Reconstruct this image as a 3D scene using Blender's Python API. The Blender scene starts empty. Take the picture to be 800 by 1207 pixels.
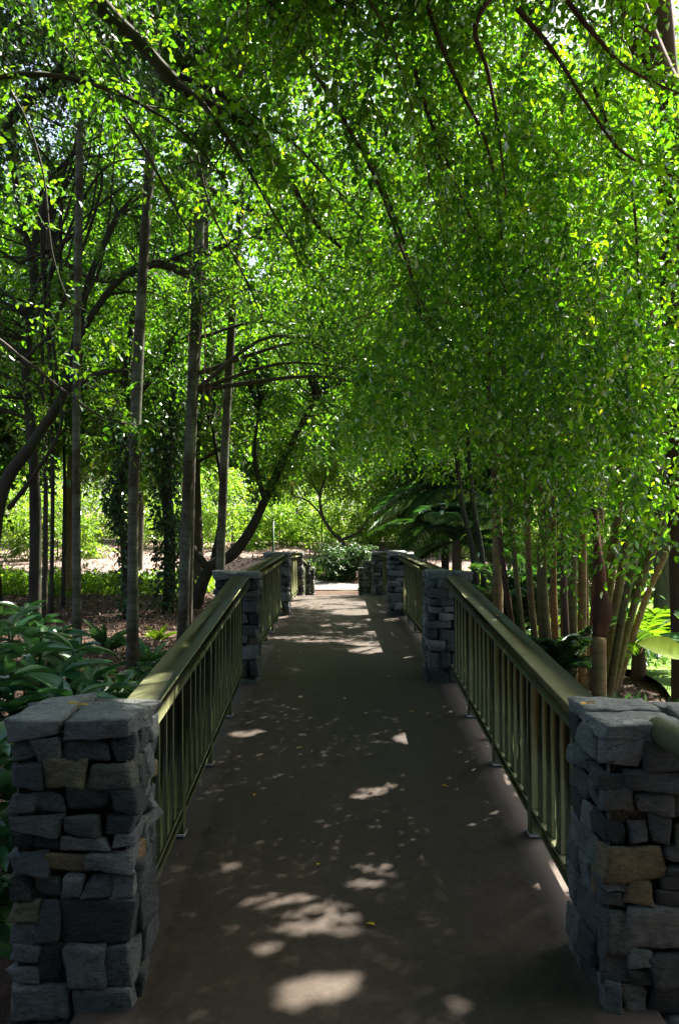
import bpy, math, random
import numpy as np
from mathutils import Vector
RS = np.random.RandomState(7)
random.seed(7)
C = bpy.context.scene.collection
F, CX, HY, EYE = 1000.0, 394.0, 640.0, 1.83       # photo focal length (px), vanishing column, horizon row, eye height

def P(px, py, Y):                                  # photo pixel + real distance -> point in the garden
    return np.array([(px-CX)/F*Y, Y, EYE-(py-HY)/F*Y])

# ------------------------------------------------------------------ sun
SUN_EL, SUN_AZ = math.radians(56), math.radians(46)     # azimuth from +Y (ahead) towards +X (right)
SUN = np.array([math.cos(SUN_EL)*math.sin(SUN_AZ), math.cos(SUN_EL)*math.cos(SUN_AZ), math.sin(SUN_EL)])

# ------------------------------------------------------------------ terrain and deck profile
DK_Y = np.array([-30, 2.6, 3.4, 8.25, 14.2, 17.2, 20.3, 26, 32, 38, 60])
DK_Z = np.array([-.07, -.07, -.01, .475, .61, .665, .57, .22, -.16, -.2, -.2])
def deck_z(y): return np.interp(y, DK_Y, DK_Z)
def sstep(a, b, x):
    t = np.clip((np.asarray(x, float)-a)/(b-a), 0, 1); return t*t*(3-2*t)
def ground_z(x, y):
    x = np.asarray(x, float); y = np.asarray(y, float)
    z = -.08 + .95*sstep(36, 45, y) + 1.1*sstep(44, 62, y) + 5*sstep(62, 140, y)
    creek = np.exp(-(x/1.9)**4)*sstep(3.2, 6, y)*(1-sstep(28, 33, y))
    z = z - .75*creek
    z = z - .12*np.exp(-(x/2.2)**4)*(1-sstep(30, 34, y)*(1-sstep(37, 41, y)))
    z = z + .07*np.sin(x*.7+1)*np.sin(y*.53)*sstep(1.7, 4, np.abs(x)) + .03*np.sin(x*1.9)*np.sin(y*1.7+.5)*sstep(1.7, 4, np.abs(x))
    return z
def gz(x, y): return float(ground_z(x, y))

# ------------------------------------------------------------------ sun flecks wanted on the deck -> gaps in the canopy along the sun's rays
def deck_hit(px, py):
    lo, hi = 2.0, 60.0
    for Y in np.arange(2.4, 17.2, .02):
        if EYE-(py-HY)/F*Y <= deck_z(Y): return np.array([(px-CX)/F*Y, Y])
    return np.array([(px-CX)/F*17, 17.])
FLECKS = [(338,1062,.13,.055),(305,1068,.10,.05),(385,1072,.12,.05),(360,1098,.16,.05),(400,1100,.12,.04),(442,1026,.10,.05),(430,1046,.11,.05),(455,1035,.06,.03),
          (372,1172,.15,.09),(345,1188,.08,.05),(400,1160,.07,.05),(272,1023,.06,.035),(545,1192,.06,.04),(312,1122,.07,.04),
          (440,936,.10,.07),(425,941,.07,.05),(460,928,.05,.05),(486,872,.12,.13),(500,905,.06,.06),(285,867,.10,.07),(300,864,.06,.05),(420,905,.05,.05),
          (565,912,.06,.06),(600,915,.05,.05),(598,925,.04,.04),(585,935,.04,.04),(610,938,.04,.04),(575,958,.05,.05),(470,872,.06,.08),
          (430,757,.24,.30),(440,768,.20,.25),(415,752,.20,.20),(445,748,.15,.25),(405,738,.25,.25),(420,722,.35,.4),(380,716,.5,.35),(350,752,.35,.12),(372,756,.30,.10),
          (432,711,.4,.5),(395,709,.5,.5),(360,712,.3,.4),(470,775,.12,.14),(330,727,.1,.2),(390,745,.12,.15),(450,730,.2,.3),
          (398,1085,.1,.04),(345,1080,.1,.03)]
FL = np.array([list(deck_hit(a, b))+[c, d] for a, b, c, d in FLECKS]+[[-1.40,3.55,.14,.45],[-1.42,4.6,.1,.16],[-1.42,6.7,.11,.3],[.66,5.95,.07,.06],[.66,5.5,.07,.05],[.68,8.2,.08,.2],[1.27,4.39,.22,.2],[5.2,13.3,1.4,3.2]])
FL[:,2:] *= np.where(FL[:,1] > 8, 1.45, 1.05)[:,None]
LIT = [(1.78,6.4,.62,2.2,3.7,.8),(2.7,8.0,.7,2.0,4.4,.7)]      # parts of the hanging foliage the sun reaches: thinner crown above them
def shade_keep(p, prob=.97):
    """False for points whose shadow would fall on one of the flecks"""
    x, y, z = p[:,0], p[:,1], p[:,2]
    y0 = y.copy()
    for _ in range(3):
        t = (z-deck_z(y0))/SUN[2]; y0 = y-SUN[1]*t
    x0 = x-SUN[0]*t
    bad = np.zeros(len(p), bool)
    wob = 1+.35*np.sin(x0*31+y0*17)*np.sin(y0*43-x0*11)
    for fx, fy, a, b in FL:
        bad |= (((x0-fx)/a)**2+((y0-fy)/b)**2) < wob
    out = bad & (RS.rand(len(p)) < prob)
    for fx, fy, a, b, zm, pr_ in LIT: out |= ((((x0-fx)/a)**2+((y0-fy)/b)**2) < wob) & (z > zm) & (RS.rand(len(p)) < pr_)
    return ~out

# ------------------------------------------------------------------ object helpers
def meta(o, label=None, cat=None, group=None, kind=None):
    if label: o['label'] = label
    if cat: o['category'] = cat
    if group: o['group'] = group
    if kind: o['kind'] = kind
    return o
def thing(name, label, cat, loc=(0,0,0), group=None):
    o = bpy.data.objects.new(name, None); C.objects.link(o)
    o.location = [float(v) for v in loc]; o.empty_display_size = .2
    return meta(o, label, cat, group)
def link(name, me, m, parent=None):
    o = bpy.data.objects.new(name, me); C.objects.link(o)
    if m is not None and not me.materials: me.materials.append(m)
    if parent is not None: o.parent = parent
    return o
def wloc(o):
    v = Vector((0,0,0))
    while o is not None: v += o.location; o = o.parent
    return np.array(v)

class Buf:
    """collects geometry in world coordinates, built as ONE mesh"""
    def __init__(s): s.v=[]; s.f=[]; s.t=[]; s.n=0; s.a=[]
    def add(s, v, idx, tot, tint=None):
        v = np.asarray(v, float)
        s.v.append(v); s.f.append(np.asarray(idx, np.int64).ravel()+s.n); s.t.append(np.asarray(tot, np.int64).ravel()); s.n += len(v)
        s.a.append(np.full(len(v), .5) if tint is None else np.asarray(tint, float)*np.ones(len(v)))
    def quads(s, v, q, tint=None):
        q = np.asarray(q); s.add(v, q, np.full(len(q), 4), tint)
    def build(s, name, m, parent=None, smooth=False):
        me = bpy.data.meshes.new(name)
        if s.n:
            v = np.concatenate(s.v); f = np.concatenate(s.f); t = np.concatenate(s.t); a = np.concatenate(s.a)
            if parent is not None: v = v-wloc(parent)
            me.vertices.add(len(v)); me.vertices.foreach_set('co', v.astype(np.float32).ravel())
            me.loops.add(len(f)); me.loops.foreach_set('vertex_index', f.astype(np.int32))
            me.polygons.add(len(t))
            st = np.concatenate([[0], np.cumsum(t)[:-1]]).astype(np.int32)
            me.polygons.foreach_set('loop_start', st)
            if smooth: me.polygons.foreach_set('use_smooth', np.ones(len(t), bool))
            at = me.attributes.new('tint', 'FLOAT', 'POINT'); at.data.foreach_set('value', a.astype(np.float32))
            me.update(calc_edges=True)
        return link(name, me, m, parent)

def nrm(a): return a/np.maximum(np.linalg.norm(a, axis=-1, keepdims=True), 1e-9)
def spline(pts, per=6):
    p = np.asarray(pts, float)
    if len(p) < 3:
        t = np.linspace(0, 1, per+1)[:,None]; return p[0]*(1-t)+p[-1]*t
    q = np.vstack([2*p[0]-p[1], p, 2*p[-1]-p[-2]]); out = []
    for i in range(1, len(q)-2):
        t = np.linspace(0, 1, per, endpoint=False)[:,None]
        a, b, c, d = q[i-1], q[i], q[i+1], q[i+2]
        out.append(.5*((2*b)+(c-a)*t+(2*a-5*b+4*c-d)*t**2+(3*b-a-3*c+d)*t**3))
    out.append(p[-1:]); return np.vstack(out)
def tube(buf, pts, r0, r1=None, sides=8, wob=0., tint=None, power=1., cap=True):
    p = np.asarray(pts, float); n = len(p)
    r = np.asarray(r0, float)*np.ones(n) if r1 is None else r0+(r1-r0)*np.linspace(0, 1, n)**power
    tg = nrm(np.gradient(p, axis=0))
    ref = np.array([1.,0,0]) if abs(tg[0][0]) < .8 else np.array([0,1.,0])
    u = np.zeros((n,3)); 
    uu = ref
    for i in range(n):
        uu = uu-tg[i]*uu.dot(tg[i]); uu /= max(np.linalg.norm(uu), 1e-6); u[i] = uu
    w = np.cross(tg, u)
    an = np.linspace(0, 2*np.pi, sides, endpoint=False)
    rr = r[:,None]*np.ones((1,sides))
    if wob:
        ph = RS.rand(4)*6.28; k = np.arange(n)[:,None]
        rr = rr*(1+wob*np.sin(2*an[None]+ph[0]+k*.35)+wob*.7*np.sin(3*an[None]+ph[1]-k*.21)+wob*.6*np.sin(k*.9+ph[2]))
    v = p[:,None]+rr[...,None]*(np.cos(an)[None,:,None]*u[:,None]+np.sin(an)[None,:,None]*w[:,None])
    v = v.reshape(-1,3)
    i = np.arange(n-1)[:,None]*sides; j = np.arange(sides)[None]; j2 = (j+1) % sides
    q = np.stack([i+j, i+j2, i+sides+j2, i+sides+j], -1).reshape(-1,4)
    idx = list(q.ravel()); tot = [4]*len(q)
    if cap:
        idx += list(range(sides))[::-1]+[(n-1)*sides+k for k in range(sides)]; tot += [sides, sides]
    buf.add(v, idx, tot, tint)
def box(buf, c, h, tint=None, bev=0., ax=None):
    """box with chamfered edges; ax = optional 3x3 rows of axes"""
    c = np.asarray(c, float); h = np.asarray(h, float)
    if ax is None: ax = np.eye(3)
    ax = np.asarray(ax, float)
    b = bev
    vs = []; key = {}
    for sx in (-1,1):
        for sy in (-1,1):
            for sz in (-1,1):
                s = np.array([sx,sy,sz])
                for k in range(3):
                    q = s*(h-b); q[k] = s[k]*h[k]
                    key[(sx,sy,sz,k)] = len(vs); vs.append(q)
    fs = []
    for k in range(3):
        a, d = (k+1)%3, (k+2)%3
        for s in (-1,1):
            o = []
            for (p, q) in ((-1,-1),(1,-1),(1,1),(-1,1)):
                t = [0,0,0]; t[k]=s; t[a]=p; t[d]=q; o.append(key[(t[0],t[1],t[2],k)])
            fs.append(o if s > 0 else o[::-1])
    if b > 0:
        for k in range(3):                         # chamfer faces along axis k
            a, d = (k+1)%3, (k+2)%3
            for p in (-1,1):
                for q in (-1,1):
                    def K(e, f):
                        t=[0,0,0]; t[k]=e; t[a]=p; t[d]=q; return key[(t[0],t[1],t[2],f)]
                    o = [K(-1,a), K(1,a), K(1,d), K(-1,d)]
                    fs.append(o if p*q > 0 else o[::-1])
        for sx in (-1,1):
            for sy in (-1,1):
                for sz in (-1,1):
                    o = [key[(sx,sy,sz,k)] for k in range(3)]
                    fs.append(o if sx*sy*sz > 0 else o[::-1])
    v = c+np.array(vs) @ ax
    buf.add(v, [i for f in fs for i in f], [len(f) for f in fs], tint)
def beam(buf, a, b, w, t, tint=None, bev=.006):
    """rectangular bar from a to b: w across, t in height"""
    a = np.asarray(a, float); b = np.asarray(b, float); d = b-a; L = np.linalg.norm(d); d /= L
    s = nrm(np.cross(d, [0,0,1.])); u = np.cross(s, d)
    box(buf, (a+b)/2, (w/2, L/2, t/2), tint, bev, np.array([s, d, u]))

# ------------------------------------------------------------------ leaves
def leaf_shape(us, ws, fold=.14, curl=.16):
    """rows of left / mid / right points between a base and a tip"""
    v = [(0,0,0)]; f = []
    for u, w in zip(us, ws):
        v += [(u,-w/2,fold*w-curl*u*u), (u,0,-curl*u*u), (u,w/2,fold*w-curl*u*u)]
    v.append((1,0,-curl)); n = len(us)
    f.append((0,2,1)); f.append((0,3,2))
    for i in range(n-1):
        a = 1+3*i; b = a+3
        f.append((a,a+1,b+1,b)); f.append((a+1,a+2,b+2,b+1))
    a = 1+3*(n-1); t = len(v)-1
    f.append((a,a+1,t)); f.append((a+1,a+2,t))
    return np.array(v, float), f
SH_MID = leaf_shape([.28,.62], [.86,.78])
SH_BIG = leaf_shape([.1,.25,.42,.6,.78,.91], [.5,.86,1.,.93,.66,.33], .16, .3)
SH_FLAT = leaf_shape([.08,.22,.4,.6,.78,.91], [.4,.8,1.,.95,.66,.33], .07, .09)
SH_STRAP = leaf_shape([.12,.35,.6,.85], [.8,1.,.95,.55], .25, .35)
SH_LOW = (np.array([(0,0,0),(.45,-.5,.1),(1,0,-.12),(.45,.5,.1)], float), [(0,2,1),(0,3,2)])
def put_leaves(buf, A, shape):
    pos, d, nn, L, W, tint = A
    if len(pos) == 0: return
    d = nrm(d); s = nrm(np.cross(d, nn)); n = np.cross(s, d)
    sv, sf = shape
    v = (pos[:,None]+sv[None,:,0,None]*(L[:,None]*d)[:,None]+sv[None,:,1,None]*(W[:,None]*s)[:,None]
         + (sv[None,:,2,None]*(np.where(np.abs(sv[:,1])>0, 1, 1)[None,:,None]))*(L*.6+W*.4)[:,None,None]*n[:,None])
    k = len(sv); m = len(pos)
    idx = np.array([i for f in sf for i in f]); tot = np.array([len(f) for f in sf])
    off = np.arange(m)[:,None]*k
    buf.add(v.reshape(-1,3), (off+idx[None]).ravel(), np.tile(tot, m), np.repeat(tint, k))
def sprigs(st, d, L, k, ll, lw, droop=.35, twig=None, tr=.003, spread=.9, hang=.35, tint0=None, gaps=True, vari=.42):
    """leafy shoots: k leaves along each; returns the leaf arrays, adds the shoots themselves to the buffer `twig`"""
    n = len(st); d = nrm(d); L = np.asarray(L, float)*np.ones(n)
    if gaps:
        mid = st+d*(L*.5)[:,None]
    t = (np.arange(k)+.6)/k
    s0 = L[:,None]*t[None]
    pos = st[:,None]+d[:,None]*s0[...,None]; pos[...,2] -= droop*(s0**2)/np.maximum(L[:,None], .05)
    tg = d[:,None]*np.ones((1,k,1)); tg = tg.copy(); tg[...,2] -= 2*droop*s0/np.maximum(L[:,None], .05); tg = nrm(tg)
    up = np.array([0,0,1.])+RS.normal(0, .35, (n,1,3))
    side = nrm(np.cross(tg, up*np.ones((n,k,3))))
    sg = np.where(np.arange(k) % 2, 1, -1)[None,:,None]*1.
    ld = tg*.55+side*sg*spread+RS.normal(0, .32, (n,k,3)); ld[...,2] -= hang
    nn = np.array([0,0,1.])+RS.normal(0, .55, (n,k,3))
    ti = (RS.rand(n,1) if tint0 is None else np.asarray(tint0).reshape(n,1))*.5+RS.rand(n,k)*.5
    le = ll*(1-vari+2*vari*RS.rand(n,k)); we = le*lw/ll*(.85+.3*RS.rand(n,k))
    A = [pos.reshape(-1,3), ld.reshape(-1,3), nn.reshape(-1,3), le.ravel(), we.ravel(), ti.ravel()]
    if gaps:
        kp = shade_keep(A[0]+.5*A[3][:,None]*nrm(A[1])); A = [a[kp] for a in A]; SHADE.append((A[0]+.5*A[3][:,None]*nrm(A[1]), A[3]))
    if twig is not None:
        m = 4; tt = np.linspace(0, 1, m); s1 = L[:,None]*tt[None]
        q = st[:,None]+d[:,None]*s1[...,None]; q[...,2] -= droop*(s1**2)/np.maximum(L[:,None], .05)
        a = nrm(np.cross(d, np.array([.3,.2,1.])+RS.normal(0, .1, (n,3)))); b = np.cross(d, a)
        an = np.array([0,2.094,4.189]); r = tr*(1-.7*tt)
        v = q[:,:,None]+r[None,:,None,None]*(np.cos(an)[None,None,:,None]*a[:,None,None]+np.sin(an)[None,None,:,None]*b[:,None,None])
        base = []
        for i in range(m-1):
            for j in range(3): base.append((i*3+j, i*3+(j+1)%3, i*3+3+(j+1)%3, i*3+3+j))
        base = np.array(base)
        f = (np.arange(n)[:,None,None]*m*3+base[None]).reshape(-1,4)
        twig.quads(v.reshape(-1,3), f)
    return A
SHADE = []
def rdir(n, zb=0.):
    v = RS.normal(0, 1, (n,3)); v[:,2] += zb; return nrm(v)

# ------------------------------------------------------------------ materials
def mat(name):
    m = bpy.data.materials.new(name); m.use_nodes = True; nt = m.node_tree; nt.nodes.clear()
    return m, nt, nt.nodes.new('ShaderNodeOutputMaterial')
def nd(nt, t, **kw):
    n = nt.nodes.new(t)
    for k, v in kw.items(): setattr(n, k, v)
    return n
def ramp(nt, fac, stops):
    r = nd(nt, 'ShaderNodeValToRGB'); e = r.color_ramp.elements
    while len(e) > 1: e.remove(e[-1])
    e[0].position, e[0].color = stops[0][0], (*stops[0][1], 1)
    for p, c in stops[1:]:
        x = e.new(p); x.color = (*c, 1)
    nt.links.new(fac, r.inputs[0]); return r.outputs[0]
def tex(nt, scale, detail=4, rough=.55, coord='Object', dist=0., vscale=None):
    tc = nd(nt, 'ShaderNodeTexCoord'); n = nd(nt, 'ShaderNodeTexNoise')
    src = tc.outputs[coord]
    if vscale is not None:
        mp = nd(nt, 'ShaderNodeMapping'); mp.inputs['Scale'].default_value = vscale; nt.links.new(src, mp.inputs[0]); src = mp.outputs[0]
    nt.links.new(src, n.inputs['Vector'])
    n.inputs['Scale'].default_value = scale; n.inputs['Detail'].default_value = detail; n.inputs['Roughness'].default_value = rough
    n.inputs['Distortion'].default_value = dist
    return n.outputs['Fac']
def mixc(nt, fac, a, b, mode='MIX'):
    m = nd(nt, 'ShaderNodeMix', data_type='RGBA', blend_type=mode)
    for s, v in ((m.inputs[0], fac), (m.inputs[6], a), (m.inputs[7], b)):
        if hasattr(v, 'is_linked'): nt.links.new(v, s)
        elif isinstance(v, (int, float)): s.default_value = v
        else: s.default_value = (*v, 1)
    return m.outputs[2]
def bump(nt, h, strength=.4, dist=.01):
    b = nd(nt, 'ShaderNodeBump'); b.inputs['Strength'].default_value = strength; b.inputs['Distance'].default_value = dist
    nt.links.new(h, b.inputs['Height']); return b.outputs[0]
def attr(nt, n='tint'):
    a = nd(nt, 'ShaderNodeAttribute'); a.attribute_name = n; return a.outputs['Fac']
def leaf_mat(name, stops, trans=.5, gain=(1.7,1.6,.7), gloss=.07, rough=.38):
    m, nt, out = mat(name)
    col = ramp(nt, attr(nt), stops)
    d = nd(nt, 'ShaderNodeBsdfDiffuse'); nt.links.new(col, d.inputs[0])
    t = nd(nt, 'ShaderNodeBsdfTranslucent'); nt.links.new(mixc(nt, 1., col, gain, 'MULTIPLY'), t.inputs[0])
    mx = nd(nt, 'ShaderNodeMixShader'); mx.inputs[0].default_value = trans
    nt.links.new(d.outputs[0], mx.inputs[1]); nt.links.new(t.outputs[0], mx.inputs[2])
    g = nd(nt, 'ShaderNodeBsdfGlossy'); g.inputs['Roughness'].default_value = rough; g.inputs[0].default_value = (.9,.95,.9,1)
    fr = nd(nt, 'ShaderNodeFresnel'); fr.inputs[0].default_value = 1.4
    ma = nd(nt, 'ShaderNodeMath', operation='MULTIPLY_ADD'); nt.links.new(fr.outputs[0], ma.inputs[0]); ma.inputs[1].default_value = .22; ma.inputs[2].default_value = gloss*.15
    m2 = nd(nt, 'ShaderNodeMixShader'); nt.links.new(ma.outputs[0], m2.inputs[0])
    nt.links.new(mx.outputs[0], m2.inputs[1]); nt.links.new(g.outputs[0], m2.inputs[2])
    nt.links.new(m2.outputs[0], out.inputs[0]); return m
def pbr(name, build, rough=.8, spec=.3):
    m, nt, out = mat(name); b = nd(nt, 'ShaderNodeBsdfPrincipled')
    b.inputs['Roughness'].default_value = rough; b.inputs['Specular IOR Level'].default_value = spec
    col, h, bs, bd = build(nt)
    if hasattr(col, 'is_linked'): nt.links.new(col, b.inputs['Base Color'])
    else: b.inputs['Base Color'].default_value = (*col, 1)
    if h is not None: nt.links.new(bump(nt, h, bs, bd), b.inputs['Normal'])
    nt.links.new(b.outputs[0], out.inputs[0]); return m
def bark(name, c0, c1, c2, scale=9, stretch=(1,1,.25), rings=False):
    def f(nt):
        n = tex(nt, scale, 6, .65, vscale=stretch)
        n2 = tex(nt, 2.2, 3)
        col = mixc(nt, ramp(nt, n2, [(.42,(0,0,0)),(.62,(1,1,1))]), ramp(nt, n, [(.3,c0),(.7,c1)]), c2)
        h = n
        if rings:
            tc = nd(nt, 'ShaderNodeTexCoord'); w = nd(nt, 'ShaderNodeTexWave', wave_type='BANDS', bands_direction='Z')
            w.inputs['Scale'].default_value = 2.2; w.inputs['Distortion'].default_value = 2.5; w.inputs['Detail Scale'].default_value = 2
            nt.links.new(tc.outputs['Object'], w.inputs['Vector'])
            col = mixc(nt, ramp(nt, w.outputs[1], [(.0,(.35,.35,.35)),(.14,(0,0,0))]), col, tuple(x*.4 for x in c0)); 
            ad = nd(nt, 'ShaderNodeMath', operation='ADD'); nt.links.new(n, ad.inputs[0]); nt.links.new(w.outputs[1], ad.inputs[1]); h = n
        return col, h, .6, .015
    return pbr(name, f, .9, .15)

M = {}
# foliage (albedo 0.03 - 0.15; shoots differ leaf by leaf)
M['weeping'] = leaf_mat('weeping_fig_leaf', [(0,(.018,.070,.008)),(.3,(.040,.125,.006)),(.6,(.075,.175,.007)),(.9,(.125,.215,.010)),(1,(.21,.23,.03))], .66, (2.45,2.4,.6), .05)
M['canopy']  = leaf_mat('canopy_leaf', [(0,(.014,.052,.008)),(.35,(.028,.092,.007)),(.7,(.055,.135,.008)),(.93,(.095,.18,.010)),(1,(.19,.17,.02))], .62, (2.6,2.3,.6), .06)
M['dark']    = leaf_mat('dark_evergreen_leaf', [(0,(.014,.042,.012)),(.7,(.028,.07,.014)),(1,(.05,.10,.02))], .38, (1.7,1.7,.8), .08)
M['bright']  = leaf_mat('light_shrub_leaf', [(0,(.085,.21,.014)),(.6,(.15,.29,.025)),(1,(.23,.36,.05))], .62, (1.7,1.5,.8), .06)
M['lime']    = leaf_mat('lime_groundcover_leaf', [(0,(.06,.15,.012)),(1,(.13,.23,.02))], .55, (2.0,1.8,.6), .05)
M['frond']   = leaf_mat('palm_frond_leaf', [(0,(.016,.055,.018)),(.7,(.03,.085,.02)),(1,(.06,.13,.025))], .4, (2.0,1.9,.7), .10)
M['frondlit']= leaf_mat('sunlit_palm_frond_leaf', [(0,(.05,.13,.012)),(1,(.10,.20,.015))], .6, (2.0,1.8,.6), .08)  # frond leaf with the sunlight put into a lighter green
M['glossy']  = leaf_mat('glossy_shrub_leaf', [(0,(.02,.075,.025)),(.6,(.035,.12,.038)),(1,(.07,.17,.05))], .3, (1.8,1.8,.8), .3, .3)
M['yellowleaf'] = leaf_mat('yellow_green_leaf', [(0,(.10,.20,.008)),(1,(.20,.28,.010))], .55, (2.0,1.8,.5), .02, .5)
M['fallen']  = leaf_mat('fallen_yellow_leaf', [(0,(.35,.16,.01)),(1,(.55,.36,.02))], .2, (1.2,1.2,.8), .06)
M['deadleaf'] = leaf_mat('brown_dead_leaf', [(0,(.045,.022,.014)),(.6,(.10,.055,.035)),(1,(.22,.14,.10))], .1, (1,1,1), .04)
M['white']   = leaf_mat('white_petal', [(0,(.6,.6,.58)),(1,(.8,.8,.78))], .4, (1,1,1), .04)
# bark
M['bark']    = bark('fig_bark', (.035,.029,.021), (.10,.083,.06), (.05,.05,.03))
M['barkdark']= bark('dark_bark', (.018,.015,.011), (.05,.04,.03), (.032,.034,.019))
M['palmbark']= bark('ringed_palm_bark', (.022,.018,.012), (.062,.048,.031), (.10,.105,.07), 14, (1,1,.6), True)
M['tanbark'] = bark('tan_bark', (.12,.075,.03), (.26,.17,.075), (.16,.12,.055), 12, (1,1,.3), True)
M['redbark'] = bark('fibrous_red_brown_bark', (.045,.024,.016), (.13,.075,.05), (.08,.05,.035), 10, (1,1,.12))
M['greenstem'] = bark('green_cane_bark', (.06,.06,.02), (.16,.14,.05), (.10,.08,.035), 10, (1,1,.2), True)
M['sheath']  = bark('dry_palm_sheath', (.035,.014,.008), (.12,.05,.025), (.06,.03,.018), 16, (1,1,.08))
M['root']    = bark('aerial_root_bark', (.10,.065,.04), (.22,.15,.10), (.15,.11,.075), 20, (1,1,.2))

def f_stone(nt):
    t = attr(nt)
    n1 = tex(nt, 9, 6, .6); n2 = tex(nt, 38, 5, .7); n3 = tex(nt, 4, 3)
    base = ramp(nt, t, [(0,(.030,.034,.032)),(.22,(.060,.067,.062)),(.42,(.108,.116,.106)),(.62,(.20,.205,.186)),(.78,(.075,.083,.065)),(.88,(.17,.145,.075)),(1,(.34,.20,.085))])
    col = mixc(nt, ramp(nt, n1, [(.35,(0,0,0)),(.68,(1,1,1))]), base, mixc(nt, 1., base, (1.5,1.5,1.45), 'MULTIPLY'))
    col = mixc(nt, ramp(nt, n3, [(.6,(0,0,0)),(.72,(.6,.6,.6))]), col, (.10,.105,.055))
    col = mixc(nt, ramp(nt, n2, [(.3,(.75,.75,.75)),(.5,(0,0,0))]), col, (.022,.024,.026))
    n4 = tex(nt, 26, 7, .75, vscale=(1,1,2.6), dist=.6)
    col = mixc(nt, ramp(nt, n4, [(.45,(0,0,0)),(.72,(.85,.85,.85))]), col, mixc(nt, 1., base, (2.1,2.1,2.0), 'MULTIPLY'))
    col = mixc(nt, ramp(nt, tex(nt, 95, 4, .8), [(.56,(0,0,0)),(.7,(.7,.7,.7))]), col, (.24,.245,.23))
    ad = nd(nt, 'ShaderNodeMath', operation='MULTIPLY_ADD'); nt.links.new(n1, ad.inputs[0]); ad.inputs[1].default_value = 1.6; nt.links.new(n2, ad.inputs[2])
    a2 = nd(nt, 'ShaderNodeMath', operation='MULTIPLY_ADD'); nt.links.new(n4, a2.inputs[0]); a2.inputs[1].default_value = 2.; nt.links.new(ad.outputs[0], a2.inputs[2])
    return col, a2.outputs[0], 1., .022
M['stone'] = pbr('slate_stone', f_stone, .72, .35)
M['mortar'] = pbr('dark_mortar', lambda nt: (ramp(nt, tex(nt, 40, 4), [(.3,(.05,.05,.048)),(.7,(.12,.118,.11))]), tex(nt, 60, 4), .6, .01), .95, .1)
def f_paint(nt):
    n = tex(nt, 5, 5, .6); n2 = tex(nt, 45, 5, .7)
    col = ramp(nt, n, [(.3,(.125,.130,.056)),(.7,(.165,.170,.080))])
    col = mixc(nt, ramp(nt, n2, [(.58,(0,0,0)),(.75,(.35,.35,.35))]), col, (.10,.10,.06))
    col = mixc(nt, ramp(nt, tex(nt, 2.1, 6, .7), [(.58,(0,0,0)),(.7,(.5,.5,.5))]), col, (.07,.075,.045))
    return col, n2, .12, .004
M['paint'] = pbr('olive_green_paint', f_paint, .85, .15)
M['shadedpaint'] = pbr('shaded_olive_paint', lambda nt: (ramp(nt, tex(nt, 9, 4), [(.3,(.045,.052,.022)),(.7,(.07,.078,.036))]), tex(nt, 50), .1, .003), .7, .25)  # the olive paint darkened: shade on the pipe rail put into its colour
M['plate'] = pbr('galvanised_plate', lambda nt: ((.42,.40,.38), tex(nt, 50), .2, .003), .5, .5)
def f_deck(nt):
    tc = nd(nt, 'ShaderNodeTexCoord'); sx = nd(nt, 'ShaderNodeSeparateXYZ'); nt.links.new(tc.outputs['Object'], sx.inputs[0])
    n1 = tex(nt, 1.1, 5, .6); n2 = tex(nt, 7, 6, .65); n3 = tex(nt, 160, 3, .7)
    col = ramp(nt, n1, [(.3,(.028,.019,.012)),(.7,(.047,.033,.021))])
    col = mixc(nt, ramp(nt, n2, [(.35,(0,0,0)),(.75,(.55,.55,.55))]), col, (.068,.051,.037))
    col = mixc(nt, ramp(nt, tex(nt, .5, 6, .65, vscale=(1,.35,1)), [(.48,(0,0,0)),(.60,(.7,.7,.7))]), col, (.028,.021,.016))   # damp stains
    n5 = tex(nt, 28, 6, .8)
    col = mixc(nt, ramp(nt, n5, [(.5,(0,0,0)),(.72,(.6,.6,.6))]), col, (.072,.055,.041))
    col = mixc(nt, ramp(nt, n5, [(.26,(.6,.6,.6)),(.42,(0,0,0))]), col, (.032,.025,.019))
    # swept pinkish bare concrete along the edges, away from the feet
    ax = nd(nt, 'ShaderNodeMath', operation='SUBTRACT'); nt.links.new(sx.outputs[0], ax.inputs[0]); ax.inputs[1].default_value = .125
    ab = nd(nt, 'ShaderNodeMath', operation='ABSOLUTE'); nt.links.new(ax.outputs[0], ab.inputs[0])
    wn = nd(nt, 'ShaderNodeMath', operation='MULTIPLY_ADD'); nt.links.new(n2, wn.inputs[0]); wn.inputs[1].default_value = .12; nt.links.new(ab.outputs[0], wn.inputs[2])
    col = mixc(nt, ramp(nt, wn.outputs[0], [(.93,(0,0,0)),(.97,(.8,.8,.8))]), col, (.078,.056,.041))
    col = mixc(nt, ramp(nt, n3, [(.28,(.55,.55,.55)),(.42,(0,0,0))]), col, (.03,.026,.022))
    # saw cut joints across the slab
    fr = nd(nt, 'ShaderNodeMath', operation='MODULO'); nt.links.new(sx.outputs[1], fr.inputs[0]); fr.inputs[1].default_value = 2.95
    col = mixc(nt, ramp(nt, fr.outputs[0], [(0,(.8,.8,.8)),(.012,(.8,.8,.8)),(.016,(0,0,0))]), col, (.03,.026,.023))
    return col, n3, .35, .004
M['deck'] = pbr('brown_concrete', f_deck, .78, .3)
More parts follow.
